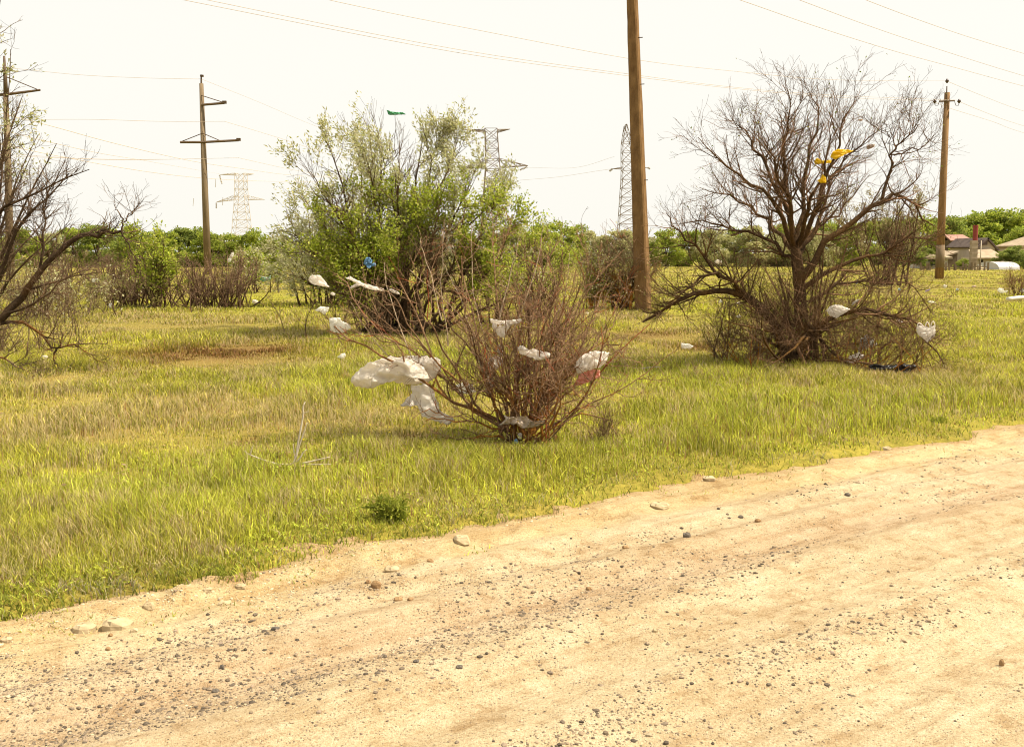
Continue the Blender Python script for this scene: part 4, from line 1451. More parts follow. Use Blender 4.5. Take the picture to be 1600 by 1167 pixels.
def wooden_pole():
    b = on_ground(G(1467.5, 436))
    d = b[1]
    at = lambda u, v: D(u, v, d)
    root = thing('wooden_pole', b, 'slim brown wooden pole with a short cross arm and dark insulators before the houses', 'pole', 'overhead line poles')
    g = Geo()
    g.tube([b - np.array([0, 0, .3]), at(1473, 300), at(1480, 145)], [0.26, 0.21, 0.155], 14)
    g.obj('shaft', M['wood'], root, True)
    g = Geo()
    g.tube([at(1468.5, 418), at(1469.3, 383)], [0.262, 0.252], 14)
    g.obj('painted_band', M['concrete_grey'], root, True)
    g = Geo()
    y = np.array([0, -0.22, 0])
    g.tube([at(1476, 163) + y, at(1477, 136) + y], [0.05, 0.035], 6)
    g.obj('pin', M['steel'], root, True)
    g = Geo()
    g.tube([at(1465, 159.5) + y, at(1489, 158.5) + y], [0.05, 0.05], 4)
    for u, sg in ((1458, -1), (1496, 1)):
        g.tube([at(u - sg * 7, 160) + y, at(u - sg * 5, 166) + y, at(u - sg * 1, 166) + y, at(u, 162) + y], [0.018] * 4, 5)
    g.obj('cross_arm', M['steel'], root)
    for u, v in ((1458, 160), (1496, 159.5), (1477.3, 128)):
        g = Geo()
        c = at(u, v) + y
        z = np.array([0, 0, 1.0])
        g.tube([c - z * .12, c - z * .05, c - z * .04, c + z * .03, c + z * .08, c + z * .13], [0.05, 0.06, 0.11, 0.10, 0.06, 0.05], 10)
        g.obj('insulator', M['insulator'], root, True)


big_pole()
cross_pole()
border_pole()
wooden_pole()


# ------------------------------------------------------------------ pylons
def bars(g, segs, at, r):
    for a, b in segs:
        g.tube([at(*a), at(*b)], [r, r], 4, twist=0.6)


def leg_grid(g, Ls, Rs, at, dep, r):
    """two faces of a lattice mast: left and right chord polylines in pixels, bracing between them"""
    for z in (-dep / 2, dep / 2):
        zz = np.array([0, z, 0])
        f = lambda u, v: at(u, v) + zz * 1.0
        for C in (Ls, Rs):
            for a, b in zip(C[:-1], C[1:]):
                g.tube([f(*a), f(*b)], [r * 1.5] * 2, 4)
        for k in range(len(Ls) - 1):
            g.tube([f(*Ls[k]), f(*Rs[k])], [r] * 2, 4)
            g.tube([f(*Ls[k]), f(*Rs[k + 1])], [r] * 2, 4)
            g.tube([f(*Rs[k]), f(*Ls[k + 1])], [r] * 2, 4)
    for C in (Ls, Rs):
        for k, a in enumerate(C):
            g.tube([at(*a) - np.array([0, dep / 2, 0]), at(*a) + np.array([0, dep / 2, 0])], [r] * 2, 4)
            if k:
                g.tube([at(*C[k - 1]) - np.array([0, dep / 2, 0]), at(*a) + np.array([0, dep / 2, 0])], [r] * 2, 4)


def interp(poly, n):
    p = np.array(poly, float)
    l = np.concatenate([[0], np.cumsum(np.hypot(*np.diff(p, axis=0).T))])
    t = np.linspace(0, l[-1], n)
    return list(zip(np.interp(t, l, p[:, 0]), np.interp(t, l, p[:, 1])))


def truss_arm(g, a, b, h0, at, r, dep, n=6):
    """tapering arm from the mast (a) to the tip (b), rising h0 pixels at the mast"""
    lo = interp([a, b], n)
    hi = interp([(a[0], a[1] - h0), b], n)
    for z in (-dep / 2, dep / 2):
        off = lambda k: np.array([0, z * (1 - k / (n - 1)), 0])
        for k in range(n - 1):
            g.tube([at(*lo[k]) + off(k), at(*lo[k + 1]) + off(k + 1)], [r * 1.4] * 2, 4)
            g.tube([at(*hi[k]) + off(k), at(*hi[k + 1]) + off(k + 1)], [r] * 2, 4)
            g.tube([at(*lo[k]) + off(k), at(*hi[k]) + off(k)], [r * .8] * 2, 4)
            g.tube([at(*hi[k]) + off(k), at(*lo[k + 1]) + off(k + 1)], [r * .8] * 2, 4)


def pylon(u, d, label, Lp, Rp, arms, mat, r, nseg, strings=()):
    b = np.array([D(u, 400, d)[0], d, 0.0])
    at = lambda a, c: D(a, c, d)
    vb = CV + FPX * math.tan(math.atan(CAMH / d) - PITCH)
    root = thing('pylon', b, label, 'pylon', 'lattice pylons of the power lines')
    g = Geo()
    dep = (Rp[-1][0] - Lp[-1][0]) * PX(d) * 0.7
    L2 = interp(Lp[:-1] + [(Lp[-1][0], vb)], nseg)
    R2 = interp(Rp[:-1] + [(Rp[-1][0], vb)], nseg)
    leg_grid(g, L2, R2, at, dep, r)
    g.obj('mast', mat, root)
    for a, tip, h0 in arms:
        g = Geo()
        truss_arm(g, a, tip, h0, at, r, dep * 0.7)
        arm = g.obj('cross_arm', mat, root)
    for a, c in strings:
        insulator_string(at(*a), at(*c), 6, 0.28).obj('insulator', M['insulator_glass'], root, True)


pylon(377, 300, 'pale hazy lattice pylon far off beside the pole with cross arms',
      [(370, 272), (369.5, 310), (362, 400)], [(383, 272), (385, 310), (395, 400)],
      [((370, 274), (343, 273), 3), ((383, 274), (397, 272), 3), ((369.5, 312), (338, 316), 7), ((385, 312), (414, 312), 7)], M['pylon_hazy'], 0.055, 12,
      [((343, 274), (347, 288)), ((338, 317), (338, 326))])
pylon(768, 230, 'brown lattice pylon showing behind the top of the silvery tree',
      [(758, 203), (759, 262), (748, 400)], [(777, 203), (781, 262), (803, 400)],
      [((758, 206), (726, 203), 2), ((777, 206), (797, 202), 2), ((759, 262), (722, 263), 13), ((781, 262), (825, 259), 13)], M['pylon'], 0.065, 14,
      [((824, 261), (812, 266))])
pylon(980, 210, 'narrow pointed lattice pylon half hidden by the big concrete pole',
      [(976.5, 196), (971.5, 228), (972, 272), (963, 400)], [(978, 196), (987, 228), (989, 272), (1003, 400)],
      [((972, 264), (957, 264), 2), ((988, 264), (1012, 262), 2)], M['pylon'], 0.040, 16,
      [((957, 264), (952, 268)), ((1012, 262), (1016, 264))])


# ------------------------------------------------------------------ wires
def wire(pts, d0, d1, label, r=0.012, n=40):
    p = catmull([(u, v, 0) for u, v in pts], n)
    t = np.linspace(0, 1, n)
    q = []
    for (u, v, _), f in zip(p, t):
        q.append(D(u, v, 1 / ((1 - f) / d0 + f / d1)))
    g = Geo()
    rad = [r * 0.75 for _ in t]
    g.tube(q, rad, 5, caps=False)
    o = g.obj('power_line', M['wire'], None, True)
    tag(o, label, 'wire', 'overhead power lines')


dW = GD(436)
dC = GD(430)
dB = GD(432)
wire([(-600, -160), (0, -58), (285, 0), (700, 80), (990, 120), (1150, 139), (1300, 152), (1458, 158)], 25, dW, 'lower wire of the close pair sweeping behind the big pole to the wooden pole', 0.011)
wire([(-600, -175), (0, -70), (322, 0), (700, 75), (990, 117), (1150, 137), (1300, 149), (1496, 157)], 25.8, dW, 'upper wire of the close pair sweeping behind the big pole to the wooden pole', 0.011)
wire([(-500, -240), (100, -95), (512, 0), (760, 50), (990, 93), (1150, 112), (1300, 125), (1477, 126)], 25.4, dW, 'single wire that meets the top pin of the wooden pole', 0.011)
wire([(1000, -52), (1155, 0), (1270, 40), (1390, 78), (1500, 108), (1600, 135), (1750, 172)], 30, 60, 'lowest of three wires across the upper corner above the wooden pole', 0.012)
wire([(1100, -55), (1248, 0), (1350, 38), (1450, 72), (1600, 119), (1750, 160)], 30, 60, 'middle one of three wires across the upper corner above the wooden pole', 0.012)
wire([(1200, -62), (1352, 0), (1480, 47), (1600, 84), (1750, 124)], 30, 60, 'uppermost of three wires across the upper corner above the wooden pole', 0.012)
wire([(1477, 126), (1540, 152), (1600, 174), (1750, 220)], dW, 100, 'wire running on from the top pin of the wooden pole to the picture edge', 0.015)
wire([(1496, 158), (1550, 180), (1600, 197), (1750, 240)], dW, 100, 'wire running on from the outer insulator of the wooden pole', 0.015)
wire([(1458, 159), (1486, 170), (1550, 190), (1600, 208), (1750, 250)], dW, 100, 'wire running on past the shaft of the wooden pole, lowest of its three', 0.015)
wire([(-300, 78), (7, 106), (120, 117), (220, 122), (315, 124)], dB, dC, 'wire between the tops of the two line poles', 0.016)
wire([(60, 187), (150, 187), (250, 190), (351, 190)], dB, dC, 'wire from the long arm of the dark pole to the single arm of its neighbour', 0.018)
wire([(-200, 225), (60, 244), (160, 249), (281, 249)], dB, dC, 'wire to the short side of the lower arm of the pole with cross arms', 0.016)
wire([(-200, 235), (90, 247), (200, 250), (373, 247)], dB, dC, 'wire to the long side of the lower arm of the pole with cross arms', 0.016)
wire([(-150, 140), (60, 192), (170, 222), (290, 250), (380, 264), (470, 275), (620, 280)], 70, 220, 'heavy wire slanting down behind the pole with cross arms toward the silvery tree', 0.034)
wire([(-150, 195), (70, 240), (200, 264), (300, 277), (400, 283), (500, 284), (620, 283)], 70, 220, 'lower slanting wire passing just above the pale hazy pylon', 0.032)
wire([(-150, 165), (110, 230), (230, 252), (343, 272)], 75, 296, 'slanting wire that ends at the top arm of the pale hazy pylon', 0.032)
wire([(351, 190), (440, 217), (540, 250), (650, 280)], dC, 140, 'wire leaving the single arm of the pole with cross arms toward the silvery tree', 0.018)
wire([(315, 124), (400, 158), (500, 200), (640, 250)], dC, 140, 'wire leaving the top of the pole with cross arms toward the silvery tree', 0.015)
wire([(373, 247), (450, 264), (560, 285)], dC, 140, 'wire leaving the lower arm of the pole with cross arms toward the silvery tree', 0.018)
wire([(812, 282), (870, 277), (930, 268), (957, 264)], 230, 210, 'faint far wire between the brown pylon and the pointed pylon', 0.035)
wire([(825, 262), (900, 262), (960, 245)], 230, 212, 'faint upper far wire between the brown pylon and the pointed pylon', 0.03)


# ------------------------------------------------------------------ houses
def P3(u, v, d):
    return D(u, v, d)


def quadslab(g, a, b, c, e, th):
    a, b, c, e = map(np.asarray, (a, b, c, e))
    n = nrm(np.cross(b - a, e - a))
    if n[2] < 0:
        n = -n
    g.prism([a, b, c, e], -n * th)


def gable_house():
    d = 104.0
    k = PX(d)
    z = lambda v: D(800, v, d)[2]
    X = lambda u: D(u, 400, d)[0]
    root = thing('gabled_house', (X(1535), d, 0), 'small pale house with a dark pitched roof and bare gable behind the brick chimney stack', 'house', 'houses beyond the meadow')
    x0, x1 = X(1524), X(1557)
    zr, ze = z(373), z(388)
    xr = X(1541)
    L = 7.0
    g = Geo()
    g.prism([(x0 + .4, d, 0), (x1 - .2, d, 0), (x1 - .2, d, ze), (xr, d, zr - .15), (x0 + .4, d, ze + .2)], (0, L, 0))
    g.obj('wall', M['plaster'], root)
    g = Geo()
    quadslab(g, (xr, d - .35, zr + .1), (x1 + .15, d - .35, ze - .15), (x1 + .15, d + L + .3, ze - .15), (xr, d + L + .3, zr + .1), 0.16)
    quadslab(g, (xr - 0.003, d - .35, zr + .1), (x0, d - .35, ze + .15), (x0, d + L + .3, ze + .15), (xr - 0.003, d + L + .3, zr + .1), 0.16)
    g.obj('roof', M['roof_dark'], root)
    # dark upper boarding left of the ridge and a low front wing
    g = Geo()
    g.box(((X(1527) + X(1541)) / 2, d - .08, (z(375) + z(383)) / 2), (X(1541) - X(1527), .14, z(375) - z(383)))
    g.obj('loft_boarding', M['roof_dark'], root)
    g = Geo()
    xa, xb = X(1501), X(1544)
    g.box(((xa + xb) / 2, d - 1.6, z(402) / 2), (xb - xa, 3.0, z(402)))
    w = g.obj('wing_wall', M['plaster'], root)
    g = Geo()
    quadslab(g, (xa - .3, d - 3.4, z(403) + .02), (xb + .3, d - 3.4, z(403) + .02), (xb + .1, d - .02, z(388)), (xa + .8, d - .02, z(390)), 0.14)
    g.obj('wing_roof', M['roof_slate'], root)
    for ua, ub in ((1509, 1514), (1531, 1540)):
        g = Geo()
        g.box(((X(ua) + X(ub)) / 2, d - 3.14, (z(406) + z(414)) / 2), (X(ub) - X(ua), .10, z(406) - z(414)))
        g.obj('window', M['roof_pink'] if ua == 1531 else M['window_dark'], root)


def red_house():
    d = 122.0
    z = lambda v: D(800, v, d)[2]
    X = lambda u: D(u, 400, d)[0]
    xa, xb = X(1486), X(1518)
    root = thing('red_roofed_house', ((xa + xb) / 2, d, 0), 'house with a faded red roof half hidden by green bushes', 'house', 'houses beyond the meadow')
    g = Geo()
    g.box(((xa + xb) / 2 + .2, d + 2.5, z(375) / 2), (xb - xa - .8, 5, z(375)))
    g.obj('wall', M['fence_wood'], root)
    g = Geo()
    quadslab(g, (xa - .3, d - .4, z(375.5)), (xb, d - .4, z(375.5)), (xb, d + 2.6, z(366)), (xa + .2, d + 2.6, z(366)), 0.15)
    quadslab(g, (xa + .2, d + 2.605, z(366)), (xb, d + 2.605, z(366)), (xb, d + 5.4, z(375)), (xa - .3, d + 5.4, z(375)), 0.15)
    g.obj('roof', M['roof_pink'], root)
    g = Geo()
    g.box(((X(1509) + X(1512)) / 2, d - .06, (z(376) + z(386)) / 2), (X(1513) - X(1508), .12, z(376) - z(386)))
    g.obj('door', M['plaster'], root)


def white_shed():
    d = 100.0
    z = lambda v: D(800, v, d)[2]
    X = lambda u: D(u, 400, d)[0]
    xa, xb = X(1441), X(1481)
    root = thing('white_shed', ((xa + xb) / 2, d, 0), 'whitewashed flat roofed shed behind the slim wooden pole', 'shed', 'houses beyond the meadow')
    g = Geo()
    g.box(((xa + xb) / 2, d + 1.5, z(402) / 2), (xb - xa, 3, z(402)))
    g.obj('wall', M['whitewash'], root)
    g = Geo()
    quadslab(g, (xa - .1, d - .5, z(403)), (xb + .3, d - .5, z(402)), (xb + .3, d + 3.2, z(396)), (xa - .1, d + 3.2, z(398)), 0.18)
    g.obj('roof', M['roof_slate'], root)
    g = Geo()
    g.box((X(1459), d - .04, (z(405) + z(415)) / 2), (X(1464) - X(1456), .10, z(405) - z(415)))
    g.obj('window', M['window_dark'], root)
    # brown lean-to with a gable
    dl = d + 5.0
    z2 = lambda v: D(800, v, dl)[2]
    X2 = lambda u: D(u, 400, dl)[0]
    r2 = thing('brown_shed', (X2(1487), dl, 0), 'low brown boarded shed with a tilted roof beside the white shed', 'shed', 'houses beyond the meadow')
    g = Geo()
    g.prism([(X2(1474), dl, 0), (X2(1496), dl, 0), (X2(1496), dl, z2(394)), (X2(1474), dl, z2(401))], (0, 3, 0))
    g.obj('wall', M['fence_wood'], r2)
    g = Geo()
    quadslab(g, (X2(1472), dl - .3, z2(400.5)), (X2(1497), dl - .3, z2(392.5)), (X2(1497), dl + 3.2, z2(391.5)), (X2(1472), dl + 3.2, z2(399.5)), 0.16)
    g.obj('roof', M['roof_slate'], r2)


def stack():
    d = 98.0
    at = lambda u, v: D(u, v, d)
    X = lambda u: D(u, 400, d)[0]
    z = lambda v: D(800, v, d)[2]
    root = thing('chimney_stack', (X(1521), d, 0), 'pale brick stack topped by a dark red pipe in front of the gabled house', 'chimney', 'houses beyond the meadow')
    g = Geo()
    g.box((X(1521), d, z(376) / 2), (X(1526) - X(1517), .5, z(376)))
    for v in (380, 388, 396, 404):
        g.box((X(1521), d, z(v)), (X(1526.6) - X(1516.4), .56, .10))
    g.obj('shaft', M['roof_slate'], root)
    g = Geo()
    g.tube([(X(1522.5), d, z(377)), (X(1522.5), d, z(352.5))], [.235, .235], 14)
    g.tube([(X(1522.5), d, z(354.5)), (X(1522.5), d, z(352))], [.26, .26], 14)
    g.obj('pipe', M['red_pipe'], root, False)
    g = Geo()
    c0, c1 = at(1528, 378), at(1528.5, 417)
    g.tube([np.array([X(1528.5), d - .5, 0]), np.array([X(1528.5), d - .5, z(376)])], [.06, .05], 6)
    o = g.obj('fence_post', M['plaster'], None, True)
    tag(o, 'thin pale post standing against the brick stack', 'post')


def greenhouse():
    d = 92.0
    X = lambda u: D(u, 400, d)[0]
    z = lambda v: D(800, v, d)[2]
    root = thing('greenhouse', (X(1567), d, 0), 'low rounded greenhouse under grey film at the meadow edge', 'greenhouse', 'houses beyond the meadow')
    H = z(408.5) - 0.05
    xa, xb = X(1556), X(1589)
    g = Geo()
    n = 16
    prof = [(-math.cos(math.pi * k / n) * 1.5, abs(math.sin(math.pi * k / n)) ** 0.75 * H) for k in range(n + 1)]
    rows = 9
    vs = []
    for i in range(rows):
        x = xa + (xb - xa) * i / (rows - 1)
        sag = 0.96 if i % 2 else 1.0
        for y, h in prof:
            vs.append((x - 0.35 * (y / 1.5), d + y + 1.5, h * sag))
    m = n + 1
    q = [(i * m + k, i * m + k + 1, (i + 1) * m + k + 1, (i + 1) * m + k) for i in range(rows - 1) for k in range(n)]
    g.add(vs, q)
    g.obj('film_cover', M['film_grey'], root, True)
    for x in (xa - .02, xb + .02):
        g = Geo()
        v = [(x - 0.35 * (y / 1.5), d + y + 1.5, h) for y, h in prof]
        c = len(v)
        v.append((x, d + 1.5, 0))
        g.add(v, (), [(c, k, k + 1) for k in range(n)])
        g.obj('end_wall', M['film_grey'], root, False)


def extras():
    # low fence line along the plots: posts and boards of one fence
    d = 89.0
    X = lambda u: D(u, 400, d)[0]
    root = thing('board_fence', (X(1510), d, 0), 'low broken brown board fence in front of the sheds and the gabled house', 'fence')
    r = random.Random(4)
    g = Geo()
    x = X(1440)
    while x < X(1546):
        h = r.uniform(0.35, 0.8)
        if r.random() < 0.8:
            g.box((x, d + r.uniform(-.05, .05), h / 2), (0.16, 0.03, h))
        x += r.uniform(0.2, 0.36)
    for z in (.16, .32):
        g.box(((X(1440) + X(1546)) / 2, d + .035, z), (X(1546) - X(1440), .05, .07))
    g.obj('boards', M['fence_wood'], root)
    for k in range(9):
        gp = Geo()
        gp.box((X(1440) + (X(1546) - X(1440)) * k / 8, d + .13, .36), (.12, .12, .72))
        gp.obj('post', M['fence_wood'], root)
    # mound of sand
    dm = 90.0
    xm = D(1537, 400, dm)[0]
    g = Geo()
    n, m = 18, 6
    vs = [(xm, dm + .6, .42)]
    rr = np.random.default_rng(8)
    for j in range(1, m + 1):
        for k in range(n):
            a = 2 * math.pi * k / n
            q = j / m
            vs.append((xm + math.cos(a) * q * .75 * 1.2, dm + .6 + math.sin(a) * q * .6, .42 * (1 - q) ** 1.1 + rr.normal(0, .015) - .02 * (j == m)))
    t = [(0, 1 + k, 1 + (k + 1) % n) for k in range(n)]
    q4 = [(1 + j * n + k, 1 + (j + 1) * n + k, 1 + (j + 1) * n + (k + 1) % n, 1 + j * n + (k + 1) % n) for j in range(m - 1) for k in range(n)]
    g.add(vs, q4, t)
    tag(g.obj('sand_heap', M['limestone'], None, True), 'small heap of pale sand beside the grey greenhouse', 'sand heap')
    # house corner at the picture edge
    d2 = 118.0
    X2 = lambda u: D(u, 400, d2)[0]
    z2 = lambda v: D(800, v, d2)[2]
    r2 = thing('white_gabled_house', (X2(1625), d2, 0), 'pale gabled house cut off by the picture edge above the dark bush', 'house', 'houses beyond the meadow')
    g = Geo()
    g.prism([(X2(1598), d2, 0), (X2(1686), d2, 0), (X2(1686), d2, z2(385)), (X2(1640), d2, z2(371)), (X2(1598), d2, z2(384))], (0, 6, 0))
    g.obj('wall', M['plaster'], r2)
    g = Geo()
    quadslab(g, (X2(1640), d2 - .4, z2(369)), (X2(1594), d2 - .4, z2(384)), (X2(1594), d2 + 6.3, z2(384)), (X2(1640), d2 + 6.3, z2(369)), .2)
    quadslab(g, (X2(1640) + .003, d2 - .4, z2(369)), (X2(1692), d2 - .4, z2(387)), (X2(1692), d2 + 6.3, z2(387)), (X2(1640) + .003, d2 + 6.3, z2(369)), .2)
    g.obj('roof', M['roof_slate'], r2)
    g = Geo()
    g.box((X2(1612), d2 - .05, z2(386)), (.9, .1, 1.0))
    g.obj('window', M['window_dark'], r2)


gable_house()
red_house()
white_shed()
stack()
greenhouse()
extras()


# ------------------------------------------------------------------ litter
def pouch(g, outline, d, puff, seed, fold=0.35, tilt=(0.0, 0.0), K=13, N=72, dw=0.0, col=None, anchor=None, holes=()):
    """a crumpled bag: two creased skins joined along an outline (pixels at depth d)"""
    r = np.random.default_rng(seed)
    o = np.array(outline, float)
    cl = np.concatenate([o, o[:1]])
    seg = np.hypot(*np.diff(cl, axis=0).T)
    l = np.concatenate([[0], np.cumsum(seg)])
    t = np.linspace(0, l[-1], N, endpoint=False)
    O = np.stack([np.interp(t, l, cl[:, 0]), np.interp(t, l, cl[:, 1])], 1)
    O = 0.7 * O + 0.15 * np.roll(O, 1, 0) + 0.15 * np.roll(O, -1, 0)
    size = np.sqrt(np.ptp(o[:, 0]) * np.ptp(o[:, 1]))
    c = O.mean(0)
    O = O + r.normal(0, 0.012 * size, O.shape)
    px = PX(d)
    S = size * px
    ph = r.random(4) * 10
    ca, sa = math.cos(ph[0]), math.sin(ph[0])
    ai = O[r.integers(0, N)] if anchor is None else np.array(anchor)
    anc = (ai - c) / size * 1.1
    frq = r.uniform(1.4, 2.3)

    def surf(k, sgn):
        f = k / K
        q = c + (O - c) * f
        a, b = (q - c).T / size
        along = a * ca + b * sa
        da, db = a - anc[0], b - anc[1]
        th = np.arctan2(db, da)
        ds = np.hypot(da, db)
        w = th * frq + 1.3 * vnoise(a * 3 + ph[1] + 9, b * 3 + 50, seed % 17)
        pleat = np.abs((w % 1.0) * 2 - 1) - 0.5
        w2 = along * 4.3 + 0.9 * vnoise(a * 5 + ph[2], b * 5 + 30, seed % 19)
        cross = np.abs((w2 % 1.0) * 2 - 1) - 0.5
        lump = vnoise(a * 4 + ph[2] + 20, b * 4 + ph[3] + 20, seed % 13) - 0.5
        relief = fold * (0.30 * pleat * np.minimum(ds, 0.7) + 0.10 * cross + 0.16 * lump)
        prof = math.sqrt(max(0.0, 1 - f * f))
        y = sgn * puff * S * 0.6 * prof * (1 + 0.4 * lump) + S * relief + S * (a * tilt[0] + b * tilt[1])
        pts = np.array([D(u, v, d) for u, v in q])
        if dw:
            pts[:, 1] += 0
        pts[:, 1] += y
        return pts
    vs = []
    faces = []
    tris = []
    rim = surf(K, 0)
    vs.append(rim)
    n = N
    for sgn in (-1, 1):
        base = sum(len(v) for v in vs)
        for k in range(K - 1, 0, -1):
            vs.append(surf(k, sgn))
        ctr = surf(0, sgn)[:1]
        vs.append(ctr)
        prev = 0
        for j in range(K - 1):
            cur = base + j * n
            for i in range(n):
                i2 = (i + 1) % n
                f4 = (prev + i, prev + i2, cur + i2, cur + i)
                faces.append(f4 if sgn < 0 else f4[::-1])
            prev = cur
        cc = base + (K - 1) * n
        for i in range(n):
            tr = (prev + i, prev + (i + 1) % n, cc)
            tris.append(tr if sgn < 0 else tr[::-1])
    V = np.concatenate(vs)
    if holes:
        hc = [(D(u, v, d), q * px) for u, v, q in holes]
        keep = lambda f: all(np.hypot(*(V[list(f)].mean(0) - h)[[0, 2]]) > q for h, q in hc)
        faces = [f for f in faces if keep(f)]
        tris = [f for f in tris if keep(f)]
    g.add(V, faces, tris)


_seed = [1000]


def bag(label, outlines, d, mat, puff=0.14, fold=0.7, cat='plastic bag', name='plastic_bag', group='windblown litter', tilt=(0, 0), parts=(), anchor=None, holes=()):
    g = Geo()
    for k, o in enumerate(outlines):
        _seed[0] += 1
        pouch(g, o, d + 0.02 * k, puff, _seed[0], fold, tilt, anchor=anchor, holes=holes)
    ob = g.obj(name, M[mat], None, True)
    tag(ob, label, cat, group)
    for pn, pol, pm, dd in parts:
        g = Geo()
        _seed[0] += 1
        pouch(g, pol, d + dd, puff * 0.6, _seed[0], fold, tilt, anchor=anchor)
        g.obj(pn, M[pm], ob, True)
    return ob


def scrap(u, v, w, h, label, mat, d=None, seed=None, cat='plastic bag', name='plastic_bag', puff=0.25, ang=0.0, fold=1.1):
    """small crumpled scrap centred on (u, v); on the ground unless a depth is given"""
    _seed[0] += 1
    r = np.random.default_rng(_seed[0])
    if d is None:
        d = GD(v + h * 0.5) - 0.1
    n = 9
    a = np.sort(r.random(n)) * 0.35 + np.arange(n) / n * 2 * math.pi
    q = r.uniform(0.62, 1.12, n)
    x, y = np.cos(a) * q * w / 2, np.sin(a) * q * h / 2
    ca, sa = math.cos(ang), math.sin(ang)
    o = np.stack([u + x * ca - y * sa, v + x * sa + y * ca], 1)
    g = Geo()
    pouch(g, o, d, puff, _seed[0], fold, K=6, N=32)
    ob = g.obj(name, M[mat], None, True)
    return tag(ob, label, cat, 'windblown litter')


dF = on_ground(G(818, 692))[1]
bag('big cream sack billowing from the low bough of the dead roadside shrub', [
    [(548, 598), (556, 580), (576, 566), (610, 558), (650, 556), (688, 560), (690, 580), (672, 596), (645, 602), (618, 597), (596, 590), (580, 602), (574, 608), (556, 604)],
], dF + 0.02, 'cream_sack', 0.20, 0.8, anchor=(690, 585), parts=[('flap', [(576, 610), (584, 586), (604, 566), (640, 560), (664, 576), (672, 592), (640, 590), (606, 598), (588, 604)], 'cream_sack', -0.12)])
bag('draped cream sheet hanging below the big sack to the grass', [
    [(626, 634), (634, 622), (645, 616), (643, 602), (662, 600), (676, 606), (684, 630), (690, 650), (712, 656), (700, 664), (676, 658), (660, 648), (652, 634), (640, 624)],
], dF - 0.06, 'white_bag', 0.10, 0.9, anchor=(662, 598))
bag('square pale bag flying at the tip of the long low bough, against the shaded grass', [[(514, 497), (531, 496), (533, 501), (547, 507), (549, 512), (534, 521), (516, 518)]], dF - 0.08, 'pale_bag', 0.10, 0.33)
bag('white bag with torn wings in the upper middle of the dead roadside shrub', [[(765, 498), (785, 501), (800, 500), (816, 498), (813, 504), (800, 508), (793, 516), (788, 529), (779, 525), (770, 513)]], dF - 0.42, 'white_bag', 0.10, 1.0, holes=((778, 509, 2.2), (785, 508, 2.0), (790, 514, 1.6)))
bag('flat crumpled white bag stretched sideways just below the winged one', [[(808, 543), (815, 539), (826, 548), (834, 545), (848, 550), (860, 551), (858, 559), (842, 564), (830, 559), (812, 553)]], dF - 0.48, 'white_bag', 0.12, 1.10)
bag('white bag with a red printed lower half on the branches reaching right', [[(898, 572), (906, 556), (917, 552), (930, 548), (942, 549), (954, 551), (948, 563), (938, 574), (920, 578), (902, 584)]], dF - 0.28, 'white_bag', 0.14, 0.77,
    parts=[('red_print', [(896, 602), (906, 585), (925, 577), (938, 578), (937, 588), (920, 597), (904, 602)], 'red_bag', 0.02)])
bag('dirty beige film tied low across the stems at the foot of the dead roadside shrub', [[(777, 664), (790, 655), (786, 649), (806, 652), (822, 650), (834, 660), (852, 657), (850, 664), (832, 668), (812, 668), (806, 662), (792, 662)]], dF - 0.36, 'grey_bag', 0.10, 1.20)
bag('white bag glimpsed behind the stems between the hanging sheet and the middle', [[(712, 602), (722, 598), (738, 600), (744, 612), (728, 616), (714, 612)]], dF + 0.55, 'pale_bag', 0.15, 0.88)
bag('torn white shreds seen through the dense middle stems', [[(757, 612), (762, 598), (757, 590), (763, 560), (776, 555), (790, 562), (786, 568), (772, 570), (768, 598), (771, 616)]], dF + 0.4, 'white_bag', 0.12, 1.10)
scrap(782, 548, 10, 26, 'thin white shred hanging below the winged bag', 'white_bag', dF + 0.1)
scrap(806, 690, 7, 9, 'small blue scrap at the root of the dead roadside shrub', 'blue_bag', dF - 0.16)
scrap(812, 681, 8, 14, 'small white scrap above the blue one at the root', 'white_bag', dF - 0.14)
bag('long twisted white strip with two tails at the upper left of the dead shrub', [[(540, 434), (546, 432), (566, 442), (600, 451), (604, 456), (576, 452), (562, 446), (552, 448), (546, 452), (548, 447), (558, 443)]], dF + 0.2, 'white_bag', 0.14, 0.66)
scrap(616, 456, 20, 6, 'short white shred next to the twisted strip', 'white_bag', dF + 0.22, ang=0.4)
bag('white bag streaming from the highest side twig of the dead roadside shrub', [[(481, 437), (486, 430), (500, 430), (507, 438), (515, 449), (503, 447), (487, 444)]], dF + 0.05, 'white_bag', 0.14, 0.66)
scrap(520, 459, 9, 7, 'tiny white shred knotted under the streaming bag', 'white_bag', dF + 0.05)
bag('small pale bag caught between the streaming bag and the square one', [[(492, 485), (500, 479), (514, 480), (513, 486), (507, 492), (500, 487)]], dF + 2.5, 'pale_bag', 0.15, 0.66)
scrap(575, 411, 14, 20, 'bright blue scrap among the green leaves', 'blue_bag', 17.4)
scrap(584, 414, 8, 8, 'smaller blue scrap right beside the bright blue one', 'blue_bag', 17.4)
bag('green strip streaming at the very top of the silvery tree', [[(604, 172), (612, 175), (630, 176), (634, 179), (618, 180), (607, 180)]], 18.7, 'green_bag', 0.12, 0.66)
